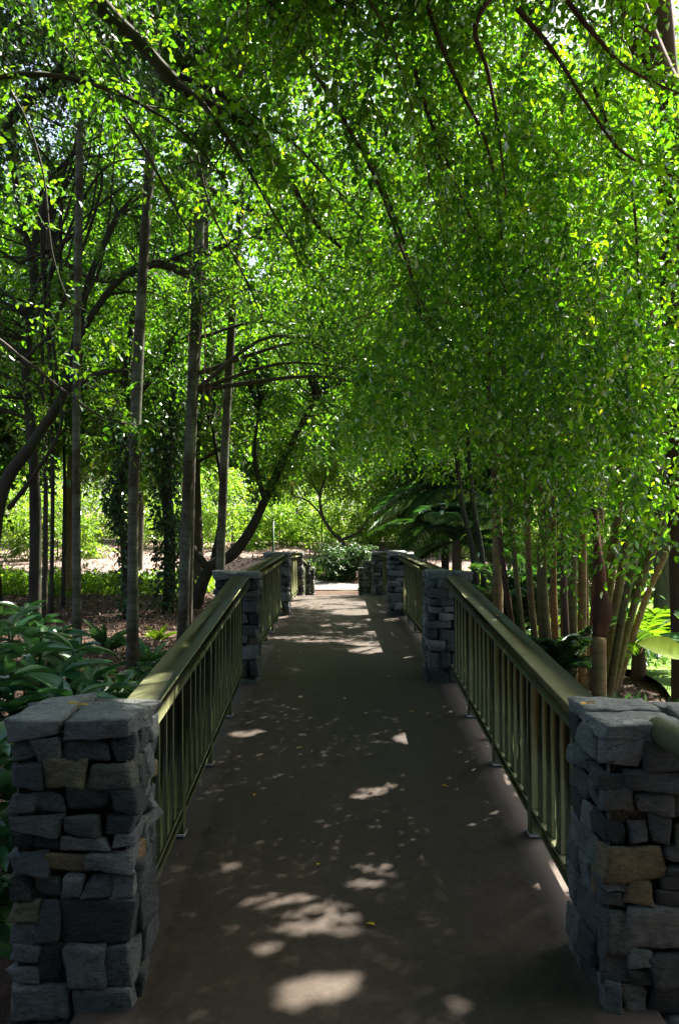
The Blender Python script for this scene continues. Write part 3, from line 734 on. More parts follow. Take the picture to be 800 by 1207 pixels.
# ------------------------------------------------------------------ fig leaning in from the left: the long limbs across the top of the photo
def left_fig():
    base = np.array([-4.6, 5.0, gz(-4.6, 5.0)-.1])
    t = thing('spreading_fig', 'fig whose long grey limbs sweep down from top left across the canopy', 'tree', base)
    tb = Buf(); crotch = np.array([-4.2, 5.6, 4.2])
    tube(tb, spline([base, (-4.6,5.2,1.5), (-4.3,5.5,3.0), crotch], 7), .34, .24, 14, .08)
    limbs = []
    def L(q, r0, r1, w=None, s=True):
        pp = spline(([] if w is None else [w])+[P(*a) for a in q], 8); limbs.append(pp); tube(tb, pp, r0, r1, 9, .06, cap=False); return pp
    L([(60,-80,6.6),(115,0,6.8),(165,50,7.0),(205,95,7.1),(240,120,7.2),(295,150,7.4),(330,195,7.6),(370,260,7.8),(402,292,7.9)], .082, .016, crotch+[.3,.2,1.2])
    limbs[0] = limbs[0]
    L([(200,90,7.1),(236,118,7.0),(272,168,7.0),(300,212,7.0),(332,268,7.0),(352,300,7.0)], .022, .006)
    L([(212,88,7.1),(262,112,7.3),(300,138,7.5),(345,168,7.7),(400,226,7.9),(430,262,8.0)], .026, .006)
    L([(-60,100,6.4),(0,90,6.5),(60,88,6.6),(112,100,6.7),(165,122,6.8),(215,155,6.9),(265,210,7.0)], .03, .006, crotch+[.3,.4,.4])
    L([(128,112,6.7),(160,158,6.6),(186,205,6.6),(214,258,6.6),(240,302,6.6)], .016, .005)
    L([(-40,60,7.4),(20,120,7.4),(50,200,7.4),(62,300,7.4),(90,380,7.5)], .016, .005, crotch+[.2,.6,.6])
    L([(-40,380,7.0),(30,425,7.0),(75,460,7.1),(130,495,7.2),(210,505,7.3)], .018, .004, crotch+[.2,.4,-.4])
    L([(250,250,8.2),(290,330,8.2),(330,420,8.3),(360,460,8.4),(420,490,8.5)], .012, .004, P(232,180,8.2))
    L([(120,-40,5.4),(220,-60,5.6),(320,-40,6.0),(420,10,6.4)], .07, .02, crotch+[.4,.2,1.6])
    L([(20,-100,5.0),(200,-260,4.6),(420,-340,4.4),(560,-300,4.4)], .09, .03, crotch+[.3,-.1,1.4])
    L([(0,-250,7.0),(150,-220,8.0),(300,-150,9.0)], .09, .03, crotch+[.3,.2,1.6])
    back = spline([crotch, (-3.4,4.0,5.6), (-1.8,2.2,6.2), (0,.8,6.3), (1.0,-1.0,6.3)], 8); limbs.append(back); tube(tb, back, .10, .03, 9, .06)
    back = spline([crotch, (-4,3.4,5.4), (-3,1.0,5.9), (-2.2,-1.5,6.2), (-.5,-3,6.3)], 8); limbs.append(back); tube(tb, back, .10, .03, 9, .06)
    st, dd, ll = [], [], []
    for i, pp in enumerate(limbs):
        seg = np.linalg.norm(np.diff(pp, axis=0), axis=1); cum = np.concatenate([[0], np.cumsum(seg)])
        thin = i in (1,2,4,5,6,7)
        nsub = int(cum[-1]*(1.7 if thin else 4.6))
        for k in range(nsub):
            s = (RS.rand()*.85+.15)*cum[-1]; a = np.array([np.interp(s, cum, pp[:,q]) for q in range(3)])
            up = 0.5 if not thin else -.1
            d = RS.normal(0,1,3)+[0,0,up]
            if i < 9: d[1] = abs(d[1])*.8+.35; d[2] = abs(d[2]) if i in (0,3) else d[2]
            d = nrm(d); ln = RS.uniform(.35,1.3) if not thin else RS.uniform(.25,.6)
            q = spline([a, a+d*ln*.5+[0,0,.06], a+d*ln+[0,0,-.12*ln]], 4)
            if np.linalg.norm(q[-1]-[0,0,1.83]) < 3.0: continue
            tube(tb, q, .008, .003, 4, 0, cap=False)
            m = int(ln*22); tt = RS.rand(m)
            st.append(np.stack([np.interp(tt*(len(q)-1), np.arange(len(q)), q[:,j]) for j in range(3)], 1)); dd.append(nrm(rdir(m)+d*.5)); ll.append(.14+.28*RS.rand(m))
    st = np.vstack(st); dd = np.vstack(dd); ll = np.concatenate(ll)
    wx = st[:,0]/st[:,1]; wz = (st[:,2]-1.83)/st[:,1]; wn = ((wx+.13)/.07)**2+((wz-.60)/.06)**2 < 1
    st, dd, ll = st[~wn], dd[~wn], ll[~wn]
    A = sprigs(st, dd, ll, 8, .058, .035, .35, None, gaps=True, hang=.3)
    cb = Buf(); put_leaves(cb, A, SH_MID); tb.build('trunk', M['bark'], t, True); cb.build('crown', M['canopy'], t)
    print('left fig leaves', len(A[0]))
left_fig()

tree('added_dark_tree', 'dark leaved tree added to shade the top left corner above the long limbs', 'tree', (-5.6,9.6,gz(-5.6,9.6)), [([(-5.6,9.6,-.2),(-5.5,9.7,3),(-5.2,10,6),(-4.2,10.2,8)], .2, .07), ([(-5.3,9.9,5),(-4,10.4,7),(-2.6,10.4,8.2)], .09, .03)],
     [(P(50,25,10), (1.5,1.6,1.0), 30, 10, .5), (P(70,-40,10.4), (1.7,1.6,.9), 30, 10, .5), (P(-40,120,10), (1.2,1.4,1.2), 16, 9, .5)], M['dark'], M['barkdark'], (.085,.045))  # added tree: its dark leaves put shade into the top left corner
# ------------------------------------------------------------------ straight palms on the left
def G(px, Y, dz=0.):                               # point on the ground under a photo column
    x = (px-CX)/F*Y; return np.array([x, Y, gz(x, Y)-.08+dz])
palm('slim straight palm trunk, leftmost of the tall palms beside the railing', [G(91,14), P(90,500,14), P(93,250,14), P(96,60,14), P(98,-60,14)], .068, .058, 9, 2.6, M['frond'])
palm('ringed palm trunk lit along its right foot, just behind the left railing', [G(156,12.6), P(158,560,12.6), P(166,360,12.6), P(177,180,12.6), P(184,20,12.6)], .085, .07, 9, 2.8, M['frond'])
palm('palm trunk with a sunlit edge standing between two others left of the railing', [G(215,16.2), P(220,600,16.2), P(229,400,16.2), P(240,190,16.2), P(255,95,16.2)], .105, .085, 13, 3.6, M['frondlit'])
palm('palm trunk rising behind the second pillar on the left', [G(258,19.5), P(262,600,19.5), P(272,400,19.5), P(288,190,19.5), P(292,40,19.5)], .105, .085, 10, 3.2, M['frond'])

# ------------------------------------------------------------------ left woodland
W = P
# fig with a beard of aerial roots
t = tree('banyan_fig', 'fig trunk draped in brown hanging aerial roots, among the left palms', 'tree', G(221,17.5),
     [([G(221,17.5), P(225,560,17.5), P(232,420,17.5), P(240,260,17.5), P(238,100,17.5)], .09, .08),
      ([P(237,330,17.5), P(180,310,17.5), P(120,330,17.2), P(60,300,17)], .10, .04),
      ([P(239,220,17.5), P(300,250,17.8), P(360,300,18), P(420,290,18)], .09, .03),
      ([P(240,300,17.5), P(290,280,17), P(340,285,16.6)], .06, .02)],
     [(P(150,230,17.5), (2.6,2.0,1.6), 26, 9, .55), (P(330,230,17.8), (2.2,2,1.6), 24, 9, .55), (P(110,120,18.5), (2.4,2.4,1.5), 26, 9, .55), (P(330,350,17.8), (1.4,1.5,.9), 10, 8, .5), (P(410,300,18), (1.5,1.8,1.6), 30, 10, .55), (P(440,385,17), (1.4,1.8,1.5), 26, 9, .55), (P(400,180,17.5), (2,2,1.6), 30, 9, .55)],
     M['canopy'], M['bark'], (.10,.05))
for k in range(16):
    b = Buf(); x0 = 222+RS.rand()*26; y0 = 110+RS.rand()*130; yl = 300+RS.rand()*230; Yk = 17.1+RS.normal(0,.12)
    q = [P(x0+RS.normal(0,1.5), y0+(yl-y0)*s, Yk) for s in np.linspace(0,1,6)]
    tube(b, spline(q, 5), .012+.018*RS.rand(), .006, 6, .1); b.build('aerial_root', M['root'], t, True)

tree('gnarled_fig', 'dark gnarled fig with many crooked limbs at the far left edge', 'tree', G(20,15.5),
     [([G(-20,15.5), P(0,590,15.5), P(40,520,15.5), P(76,462,15.5), P(90,400,15.5), P(105,330,15.5), P(140,250,15.5)], .13, .05),
      ([G(40,16), P(42,620,16), P(38,520,16), P(30,430,16), P(40,330,16), P(22,240,16), P(10,150,16)], .12, .05),
      ([P(40,330,16), P(45,260,16), P(85,180,16), P(120,120,16)], .08, .03),
      ([P(76,462,15.5), P(120,440,15.5), P(165,436,15.5)], .06, .02),
      ([P(45,270,16), P(20,180,16), P(5,110,16)], .06, .02),
      ([P(90,400,15.5), P(140,330,15.3), P(190,310,15.2), P(240,290,15)], .075, .02),
      *[([P(20+RS.rand()*60, 470-RS.rand()*230, 15.2), P(40+RS.rand()*90, 330-RS.rand()*130, 15.0), P(30+RS.rand()*180, 230-RS.rand()*130, 14.8)], .035, .01) for _ in range(14)],
      ([P(10,600,15.5), P(40,560,15.4), P(70,510,15.2), P(72,470,15)], .05, .02)],
     [(P(20,330,16), (1.6,2,1.4), 20, 8, .5), (P(90,210,16), (2.2,2.2,1.4), 28, 8, .5), (P(0,120,16), (2,2,1.8), 26, 9, .55), (P(170,330,15.5), (1.6,1.6,.9), 14, 8, .5), (P(60,480,15.5), (1.3,1.4,.9), 10, 7, .45), (P(-60,420,16), (2,2,2.4), 20, 8, .55)],
     M['canopy'], M['barkdark'], (.09,.045))
for px, Yk, lb in ((52,18.2,'thin dark sapling stem behind the gnarled fig, nearest the left edge'),(60,21,'thin dark sapling stem right of the gnarled fig, reaching the lower foliage'),(74,24,'thinnest grey sapling stem left of the slim palm')):
    tree('sapling', lb, 'tree', G(px,Yk), [([G(px,Yk), P(px+2,560,Yk), P(px-2,420,Yk), P(px+4,300,Yk)], .06, .03)], [(P(px,330,Yk), (1.3,1.3,1.6), 16, 8, .5)], M['canopy'], M['barkdark'], (.10,.05), group='sapling stems at the left')
tree('pale_trunk_tree', 'tree with a pale grey trunk between the saplings and the slim palm', 'tree', G(81,30),
     [([G(80,30), P(82,600,30), P(86,480,30), P(90,330,30)], .17, .1)], [(P(90,330,30), (3,2.5,3), 36, 9, .7)], M['canopy'], M['tanbark'], (.13,.07))
# ivy covered trees
def ivy(t, pts, r, n, m):
    sp = spline(pts, 10); i = RS.randint(0, len(sp), n); d = rdir(n); d[:,2] *= .2; d = nrm(d)
    p = sp[i]+d*(r*(.8+.9*RS.rand(n)))[:,None]+RS.normal(0,.03,(n,3))
    ld = d*.4+RS.normal(0,.5,(n,3))+[0,0,-.6]
    b = Buf(); put_leaves(b, [p, ld, d+RS.normal(0,.3,(n,3)), .08+.07*RS.rand(n), .06+.05*RS.rand(n), RS.rand(n)], SH_MID); b.build('ivy', m, t)
q1 = [G(152,21), P(148,640,21), P(136,590,21), P(150,540,21), P(140,490,21), P(150,430,21), P(160,340,21)]
t = tree('ivy_clad_tree', 'crooked tree wrapped in ivy behind the ringed palm', 'tree', G(152,21),
     [(q1, .16, .07), ([P(150,540,21), P(110,480,21), P(90,400,21)], .07, .03), ([P(140,490,21), P(190,430,21), P(220,340,21)], .08, .03)],
     [(P(110,410,21), (2,2,1.6), 20, 9, .6), (P(200,380,21), (2.2,2,2), 26, 9, .6), (P(150,300,21), (2.6,2.4,1.8), 28, 9, .6)], M['canopy'], M['barkdark'], (.11,.055))
ivy(t, q1[:5], .2, 1500, M['dark'])
q2 = [G(198,22), P(200,640,22), P(196,560,22), P(204,480,22), P(200,400,22)]
t = tree('ivy_clad_tree', 'straight trunk smothered in hanging ivy, left of the palm with a sunlit edge', 'tree', G(198,22),
     [(q2, .17, .08)], [(P(200,420,22), (1.6,1.6,1.6), 18, 9, .55)], M['canopy'], M['barkdark'], (.11,.055))
ivy(t, q2, .3, 2600, M['dark'])
q3 = [G(226,24), P(246,672,24), P(272,655,24), P(292,630,24), P(312,590,24), P(326,560,24), P(345,520,24), P(372,470,24)]
t = tree('leaning_tree', 'dark tree leaning right over the second pillar with ivy near its top', 'tree', G(226,24),
     [(q3, .19, .08), ([P(246,672,24), P(215,630,24), P(195,590,24), P(180,540,24)], .12, .06), ([P(312,590,24), P(300,540,24), P(305,480,24)], .08, .03), ([P(250,668,24.1), P(262,590,24.4), P(250,500,24.6)], .09, .05)],
     [(P(350,470,24), (1.8,1.8,1.5), 22, 9, .6), (P(395,360,24.5), (2.4,2,2.2), 44, 10, .6), (P(440,350,25), (2.0,2,2.2), 36, 10, .6), (P(300,440,24), (2,2,1.6), 22, 9, .6), (P(250,440,24.5), (2.2,2,1.8), 24, 9, .6), (P(175,500,24), (1.5,1.5,1.2), 12, 9, .6)], M['canopy'], M['barkdark'], (.11,.055))
ivy(t, q3[4:7], .32, 800, M['canopy'])

# ------------------------------------------------------------------ right side: slender trunks, palm clump, feather palms
tree('slender_tree', 'slender tan trunk in sunlight behind the right railing', 'tree', G(586,11.6), [([G(587,11.6), P(586,640,11.6), P(584,520,11.6), P(578,360,11.6), P(570,200,11.6)], .078, .05)],
     [(P(570,230,11.8), (1.6,1.6,1.6), 24, 9, .5), (P(455,345,13.5), (1.2,1.4,1.5), 20, 9, .5), (P(600,330,12.2), (1.4,1.3,1.2), 14, 9, .5)], M['canopy'], M['tanbark'], (.08,.04), twigs=False)
for px, lean, lb in ((556,-14,'dark thin leaning trunk nearest the second right pillar'),(566,-10,'dark thin leaning trunk touching the slender tan one')):
    tree('thin_tree', lb, 'tree', G(px+8,14), [([G(px+8,14), P(px+2,660,14), P(px+lean,580,14), P(px+lean-8,460,14)], .055, .035)], [(P(px+lean-8,440,14), (1.3,1.2,1.1), 14, 9, .5)], M['canopy'], M['barkdark'], (.09,.045), group='thin leaning trunks at the right')

def palm_clump():
    c = np.array([2.75, 10.2, 0]); c[2] = gz(c[0], c[1])
    t = thing('clumping_palm', 'clump of many slim green and brown palm canes behind the right railing', 'palm clump', c)
    canes = [(616,-16,.035,0),(628,-8,.045,1),(640,2,.05,0),(652,0,.05,1),(662,4,.04,0),(674,2,.055,0),(686,0,.06,1),(698,10,.06,1),(708,22,.075,0),(716,34,.06,0),(722,46,.05,0),(728,66,.05,0),(734,84,.045,1),(668,-8,.035,1),(646,-10,.035,1),(604,-20,.04,1),(633,6,.032,0),(692,-6,.045,0),(704,4,.04,1)]
    for px, lean, r, br in canes:
        Yk = 9.6+RS.rand()*1.4; b = Buf(); g = G(682+(px-682)*.78,Yk)
        tube(b, spline([g, P(px+lean*.35,700,Yk), P(px+lean,580,Yk), P(px+lean*1.4,450,Yk+.2), P(px+lean*1.5,340,Yk+.3)], 8), r, r*.7, 10, .03)
        o = b.build('cane', M['redbark'] if br and RS.rand() < .5 else M['greenstem'] if not br else M['tanbark'], t, True)
        top = P(px+lean*1.5,340,Yk+.3)
        if RS.rand() < .6:
            fb = Buf()
            for k in range(4):
                a = RS.rand()*6.28; frond(fb, top, (math.cos(a),math.sin(a),.7), 1.5, .6, 22, .36, .03, fb, RS.rand())
            fb.build('frond', M['frond'], t)
    b = Buf(); tube(b, spline([P(706,752,8.9), P(709,715,8.9), P(706,668,8.9), P(700,600,9.0)], 6), [.17]*0+list(np.interp(np.linspace(0,1,19),[0,.3,1],[.07,.085,.035])), None, 12, .2); b.build('dry_sheath', M['sheath'], t, True)
    for k in range(6):                             # skirt of spiky fronds low in the clump
        fb = Buf(); a = 2.2+RS.rand()*3.6; px = 630+RS.rand()*50; Yk = 9.6+RS.rand()
        frond(fb, G(px,Yk,.25+.3*RS.rand()), (math.cos(a)*.7,math.sin(a)*.5,1.1), 1.15, .35, 26, .42, .022, fb, RS.rand()*.5); fb.build('frond', M['frond'], t)
palm_clump()
b = Buf(); g = G(706,8.7); tube(b, spline([g, (g+P(706,752,8.7))/2, P(706,752,8.7)], 8), .075, .07, 18, .012)
meta(b.build('cut_stump', M['tanbark'], None, True), 'pale brown cut palm stem with a flat top, in front of the cane clump', 'stump')
def feather_palm(label, base, n, L, m, e0=.25, e1=1.2, group=None, arc=6.28, a0=0., name='feather_palm', nl=46, h=0.):
    t = thing(name, label, 'palm', base, group)
    gb = np.array(base, float); base = gb+[0,0,h]
    b = Buf(); tube(b, [gb-[0,0,.2], np.asarray(base)+[0,0,.25], np.asarray(base)+[0,0,.6]], .12, .08, 10, .1); b.build('trunk', M['redbark'], t, True)
    for k in range(n):
        a = a0+arc*((k*.618+.1*RS.rand()) % 1); e = e0+(e1-e0)*RS.rand(); fb = Buf()
        frond(fb, np.asarray(base)+[0,0,.55], (math.cos(a)*math.cos(e),math.sin(a)*math.cos(e),math.sin(e)), L*(.75+.4*RS.rand()), .5, nl, L*.24, .007+L*.0035, fb, RS.rand()*.7)
        fb.build('frond', m, t)
    return t
feather_palm('dark green feather palm filling the gap behind the second right railing', G(538,17.5), 26, 1.9, M['frond'], -.1, 1.25, h=1.5)
feather_palm('dark feather palm, taller one behind the right pillars', G(560,21), 22, 3.0, M['frond'], 0, 1.2, h=2.6)
feather_palm('low dark feather palm against the trunk of the slender tan tree', G(610,13.5), 14, 2.0, M['frond'], .4, 1.3)
feather_palm('spiky low palm at the foot of the cane clump nearest the railing', G(650,9.2), 14, .95, M['frond'], .85, 1.45)
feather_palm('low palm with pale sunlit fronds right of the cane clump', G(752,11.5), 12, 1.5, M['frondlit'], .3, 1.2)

# broad leaved plant with one yellow leaf, right of the near railing
def big_leaf_plant():
    base = np.array([2.06, 4.9, gz(2.06,4.9)]); t = thing('broad_leaved_plant', 'plant with a broad yellow green leaf above the right stone pillar', 'plant', base)
    for (a, b_, L, W_, m) in ((P(812,772,4.9), P(738,752,4.75), .36, .15, 'yellowleaf'), (P(820,760,5.1), P(770,742,5.4), .3, .12, 'glossy'), (P(830,790,5.0), P(800,770,4.5), .3, .13, 'yellowleaf'), (P(835,740,5.2), P(800,720,5.4), .28, .12, 'glossy')):
        sb = Buf(); tube(sb, spline([base, base*.4+np.asarray(a)*.6+[.05,0,.02], a], 5), .009, .005, 6); sb.build('stalk', M['greenstem'], t, True)
        lb = Buf(); d = np.asarray(b_)-np.asarray(a)
        put_leaves(lb, [np.array([a]), np.array([d]), np.array([[.12,-.72,.62]]), np.array([L]), np.array([W_]), np.array([.8])], SH_FLAT); lb.build('leaf', M[m], t, True)
big_leaf_plant()

# ------------------------------------------------------------------ glossy shrub bottom left and low plants
def whorl_shrub(name, label, base, heads, L, W_, m, flowers=0, stem_r=.012, n=(7,10)):
    t = thing(name, label, 'shrub', base); sb = Buf(); lb = Buf()
    for h in heads:
        h = np.asarray(h); tube(sb, spline([np.asarray(base)+RS.normal(0,.05,3)*[1,1,0], (np.asarray(base)+h)/2+RS.normal(0,.06,3), h], 5), stem_r, .006, 6, cap=False)
        for z0, kk in ((0,RS.randint(*n)), (-.13,6), (-.26,5)):
            k = kk; a = RS.rand()*6.28+np.arange(k)*2.4; e = RS.uniform(-.15,.75,k) if z0 == 0 else RS.uniform(-.5,.3,k)
            d = np.stack([np.cos(a)*np.cos(e), np.sin(a)*np.cos(e), np.sin(e)], 1)
            p = h+[0,0,z0]+d*.015
            put_leaves(lb, [p, d, np.array([0,0,1.])+RS.normal(0,.3,(k,3)), L*(.7+.5*RS.rand(k)), W_*(.8+.4*RS.rand(k)), RS.rand(k)], SH_BIG)
    sb.build('stem', M['barkdark'], t, True); lb.build('foliage', m, t, True)
    if flowers:
        for k in range(flowers):
            fb = Buf(); h = np.asarray(heads[k*3 % len(heads)])+[.05,-.12,.02]; a = np.arange(5)*1.257; d = np.stack([np.cos(a), np.sin(a)-.4, np.full(5,.4)], 1)
            put_leaves(fb, [np.repeat(h[None],5,0), d, np.array([[0,0,1.]]*5), np.full(5,.035), np.full(5,.022), RS.rand(5)], SH_MID); fb.build('flower', M['white'], t)
    return t
hd = [P(px, py, Y) for px, py, Y in ((10,742,5.6),(48,752,5.4),(88,768,5.3),(30,775,5.0),(70,795,4.9),(108,805,4.9),(5,800,4.8),(45,815,4.7),(88,825,4.7),(120,828,5.0),(-20,760,5.2),(-25,820,4.8),(15,840,4.6),(60,845,4.6),(140,812,5.4),(-5,880,4.2),(-15,940,4.0),(-8,1000,3.9),(-18,1060,3.9),(-25,900,4.2),(60,770,5.8),(100,790,5.8))]
whorl_shrub('glossy_shrub', 'shrub with long glossy dark leaves behind the large left slate pillar', (-1.9,4.9,gz(-1.9,4.9)), hd, .24, .085, M['glossy'], 3)
hd = [P(px, py, Y) for px, py, Y in ((-30,735,7.0),(0,725,7.1),(28,722,7.3),(50,735,7.2),(70,748,7.2),(15,745,6.8))]
whorl_shrub('glossy_shrub', 'smaller glossy shrub at the left edge whose shoots top the larger one', (-2.7,7.1,gz(-2.7,7.1)), hd, .22, .08, M['glossy'])
def rosette(label, base, n, L, W_, m, name='bird_nest_fern', group=None, cat='fern'):
    lb = Buf(); a = np.arange(n)*2.4; e = RS.uniform(.35,1.25,n); d = np.stack([np.cos(a)*np.cos(e), np.sin(a)*np.cos(e), np.sin(e)], 1)
    put_leaves(lb, [np.repeat(np.asarray(base)[None],n,0)+d*.03, d, np.array([0,0,1.])-d*.3+RS.normal(0,.15,(n,3)), L*(.7+.5*RS.rand(n)), np.full(n,W_), RS.rand(n)], SH_STRAP)
    v = np.concatenate(lb.v); o = lb.build(name, m, None, True); return meta(o, label, cat, group)
rosette('strappy fern on the mulch right of the slim palm trunk', G(125,15.2,.1), 16, .62, .10, M['glossy'])
rosette('strappy fern at the foot of the ringed palm', G(176,12.9,.1), 14, .5, .08, M['glossy'])
rosette('small strappy fern on dark mulch left of the palm with a sunlit edge', G(188,16.5,.1), 12, .4, .07, M['lime'])
def fern(label, base, n, L, m, group=None):
    t = thing('fern', label, 'fern', base, group)
    for k in range(n):
        fb = Buf(); a = k*2.4; e = RS.uniform(.4,1.2); frond(fb, base, (math.cos(a)*math.cos(e),math.sin(a)*math.cos(e),math.sin(e)), L*(.7+.5*RS.rand()), .6, 22, L*.26, .022, fb, RS.rand()); fb.build('frond', m, t)
for px, Y, L, lb in ((128,9.2,.75,'fern with arching fronds touching the left handrail near the glossy shrub'),(150,10.2,.7,'fern beside the ringed palm close to the left handrail'),(112,10.8,.65,'fern behind the glossy shrub left of the arching one'),(196,11.2,.5,'small fern behind the middle of the near left railing'),(172,11.8,.6,'fern in shade right of the ringed palm foot')):
    fern(lb, G(px,Y,.15), 11, L, M['frond'], 'ferns along the left railing')

# low beds
def bed(name, label, n, xr, yr, h, leaf, m, cat='ground cover', base_z=0., rows=True):
    x = RS.uniform(*xr, n); y = RS.uniform(*yr, n); lump = .55+.45*np.sin(x*1.7+y)*np.sin(y*2.3-x*.6); z = ground_z(x, y)+RS.rand(n)**.6*h*lump+.02
    d = rdir(n, .7); b = Buf(); put_leaves(b, [np.stack([x,y,z],1), d, np.array([0,0,1.])+RS.normal(0,.6,(n,3)), leaf*(.6+.8*RS.rand(n)), leaf*.45*(.7+.6*RS.rand(n)), RS.rand(n)], SH_LOW)
    o = b.build(name, m); return meta(o, label, cat, None, 'stuff')
bed('groundcover', 'lime green ferny ground cover beyond the dark mulch on the left', 12000, (-19,-4.5), (29.5,35), .95, .22, M['lime'])
bed('groundcover', 'low green ground cover along the foot of the far slope', 5000, (2.2,9), (33,39), .6, .2, M['lime'])
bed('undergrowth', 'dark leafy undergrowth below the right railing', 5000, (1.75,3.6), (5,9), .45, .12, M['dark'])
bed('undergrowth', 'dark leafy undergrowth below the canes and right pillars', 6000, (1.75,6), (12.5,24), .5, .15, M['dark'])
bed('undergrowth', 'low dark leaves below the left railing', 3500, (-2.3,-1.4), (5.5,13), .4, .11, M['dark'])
bed('leaf_litter', 'brown dead leaves and bark scattered over the mulch', 24000, (-15,-1.5), (7,31), .03, .09, M['deadleaf'], 'leaf litter')
bed('leaf_litter', 'pale dry leaves over the slope beyond the bridge', 9000, (-25,14), (38,58), .04, .16, M['deadleaf'], 'leaf litter')
bed('grass', 'short blades of grass over the sunny lawn on the right', 22000, (4.4,12), (9.4,22), .1, .07, M['lime'], 'grass')

# ------------------------------------------------------------------ beyond the bridge: slope shrubs, small trees, wood
def bush(label, c, r, nc, ns, leaf, m, sl=.5, name='shrub', cat='shrub', group=None, gaps=False):
    base = np.array([c[0], c[1], gz(c[0], c[1])]); cc = base+[0,0,r[2]*.75]
    return tree(name, label, cat, base, [([base-[0,0,.1], base+[0,0,r[2]*.5], cc], .05, .02), ([base, base+[r[0]*.35,0,r[2]*.8]], .03, .015), ([base, base+[-r[0]*.35,.1,r[2]*.8]], .03, .015)],
                [(cc, r, nc, ns, sl)], m, M['barkdark'], leaf, group=group, gaps=gaps)
t = bush('dark green bush starred with white flowers at the end of the bridge', (.55,39,0), (1.5,1.1,.95), 50, 8, (.15,.07), M['dark'])
fb = Buf(); n = 12; a = rdir(n); p = np.array([.45,38.7,gz(.45,38.7)+.8])+a*[1.1,.9,.9]; p = np.repeat(p, 4, 0)
put_leaves(fb, [p, rdir(4*n), rdir(4*n), np.full(4*n,.07), np.full(4*n,.05), RS.rand(4*n)], SH_LOW); fb.build('blossom', M['white'], t)
bush('small yellow green bush left of the white flowered one', (-1.5,40,0), (.6,.6,.4), 16, 8, (.13,.06), M['lime'])
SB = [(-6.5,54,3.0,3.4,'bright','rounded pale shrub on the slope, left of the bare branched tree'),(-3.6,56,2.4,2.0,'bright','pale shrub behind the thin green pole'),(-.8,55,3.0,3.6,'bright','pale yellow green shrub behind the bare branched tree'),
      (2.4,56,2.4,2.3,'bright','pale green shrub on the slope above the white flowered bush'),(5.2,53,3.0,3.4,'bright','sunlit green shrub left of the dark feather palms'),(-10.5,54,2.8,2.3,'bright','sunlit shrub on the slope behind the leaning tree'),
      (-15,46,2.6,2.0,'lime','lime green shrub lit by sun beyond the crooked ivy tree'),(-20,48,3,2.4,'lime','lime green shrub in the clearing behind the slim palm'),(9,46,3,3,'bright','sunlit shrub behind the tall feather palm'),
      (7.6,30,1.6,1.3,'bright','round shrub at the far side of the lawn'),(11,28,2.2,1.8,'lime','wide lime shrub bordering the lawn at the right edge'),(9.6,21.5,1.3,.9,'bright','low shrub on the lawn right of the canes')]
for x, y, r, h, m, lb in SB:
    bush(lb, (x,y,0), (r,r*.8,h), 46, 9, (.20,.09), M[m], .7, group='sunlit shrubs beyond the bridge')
# small tree with bare crooked branches
g = G(408,46)
tree('crooked_tree', 'small tree with bare crooked branches on the sunlit slope', 'tree', g,
     [([g, P(404,640,46), P(392,628,46), P(380,608,46), P(377,585,46), P(384,560,46)], .13, .05), ([P(380,608,46), P(362,590,46), P(345,585,46)], .06, .03), ([P(404,636,46), P(425,625,46), P(440,600,46), P(452,590,46)], .09, .04), ([P(377,585,46), P(366,560,46), P(372,530,46)], .05, .02)],
     [(P(400,540,46), (3.4,2,1.7), 46, 9, .7), (P(350,560,46), (1.8,1.6,1.2), 16, 8, .7), (P(450,565,46), (1.8,1.6,1.4), 16, 8, .7)], M['bright'], M['bark'], (.2,.09))
t = thing('marker_pole', 'thin green pole standing behind the third left pillar', 'pole', G(322,33))
b = Buf(); g = G(322,33); tube(b, [g, P(322,614,33)], .04, sides=10); b.build('post', M['pole'], t, True)
b = Buf(); tube(b, [P(322,614,33), P(322,612.5,33)], .05, .02, sides=10); b.build('cap', M['pole'], t, True)

# wood behind: three kinds of tree, copied
def proto_tree(name, h, r, m, bm, nclump, leaf, lab):
    pts = [(0,0,-.2),(.1,.05,h*.3),(-.1,.1,h*.55),(.05,0,h*.8)]
    limbs = [(pts, .2, .07)]
    for k in range(7):
        a = k*2.4; z = h*(.3+.08*k); a += RS.uniform(-.5,.5); u = RS.uniform(.1,.26); limbs.append(([(0,0,z),(math.cos(a)*r*.28,math.sin(a)*r*.28,z+h*u*.7),(math.cos(a+.3)*r*.6,math.sin(a+.3)*r*.6,z+h*u)], .07, .02))
    cr = [((0,0,h*.72),(r,r,h*.3),nclump,10,.9),((r*.45,-r*.3,h*.45),(r*.6,r*.6,h*.18),nclump//3,10,.8),((-r*.5,-r*.2,h*.5),(r*.6,r*.6,h*.18),nclump//3,10,.8)]
    return tree(name, lab, 'tree', (0,0,0), limbs, cr, m, bm, leaf, droop=.4)
def dup(root, loc, rz, sc, label, group):
    r = root.copy(); C.objects.link(r); r.location = [float(v) for v in loc]; r.rotation_euler = (0,0,rz); r.scale = (sc,)*3; r['label'] = label; r['group'] = group
    for ch in list(root.children):
        c = ch.copy(); C.objects.link(c); c.parent = r
    return r
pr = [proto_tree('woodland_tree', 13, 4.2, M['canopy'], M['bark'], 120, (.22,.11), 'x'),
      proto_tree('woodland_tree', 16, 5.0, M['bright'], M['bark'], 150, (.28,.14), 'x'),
      proto_tree('woodland_tree', 10, 3.4, M['canopy'], M['barkdark'], 90, (.2,.10), 'x')]
used = [False]*3
def place(kind, x, y, sc, rz, label, group):
    loc = (x, y, gz(x,y)-.1)
    if not used[kind]:
        used[kind] = True; o = pr[kind]; o.location = loc; o.rotation_euler = (0,0,rz); o.scale = (sc,)*3; o['label'] = label; o['group'] = group
    else: dup(pr[kind], loc, rz, sc, label, group)
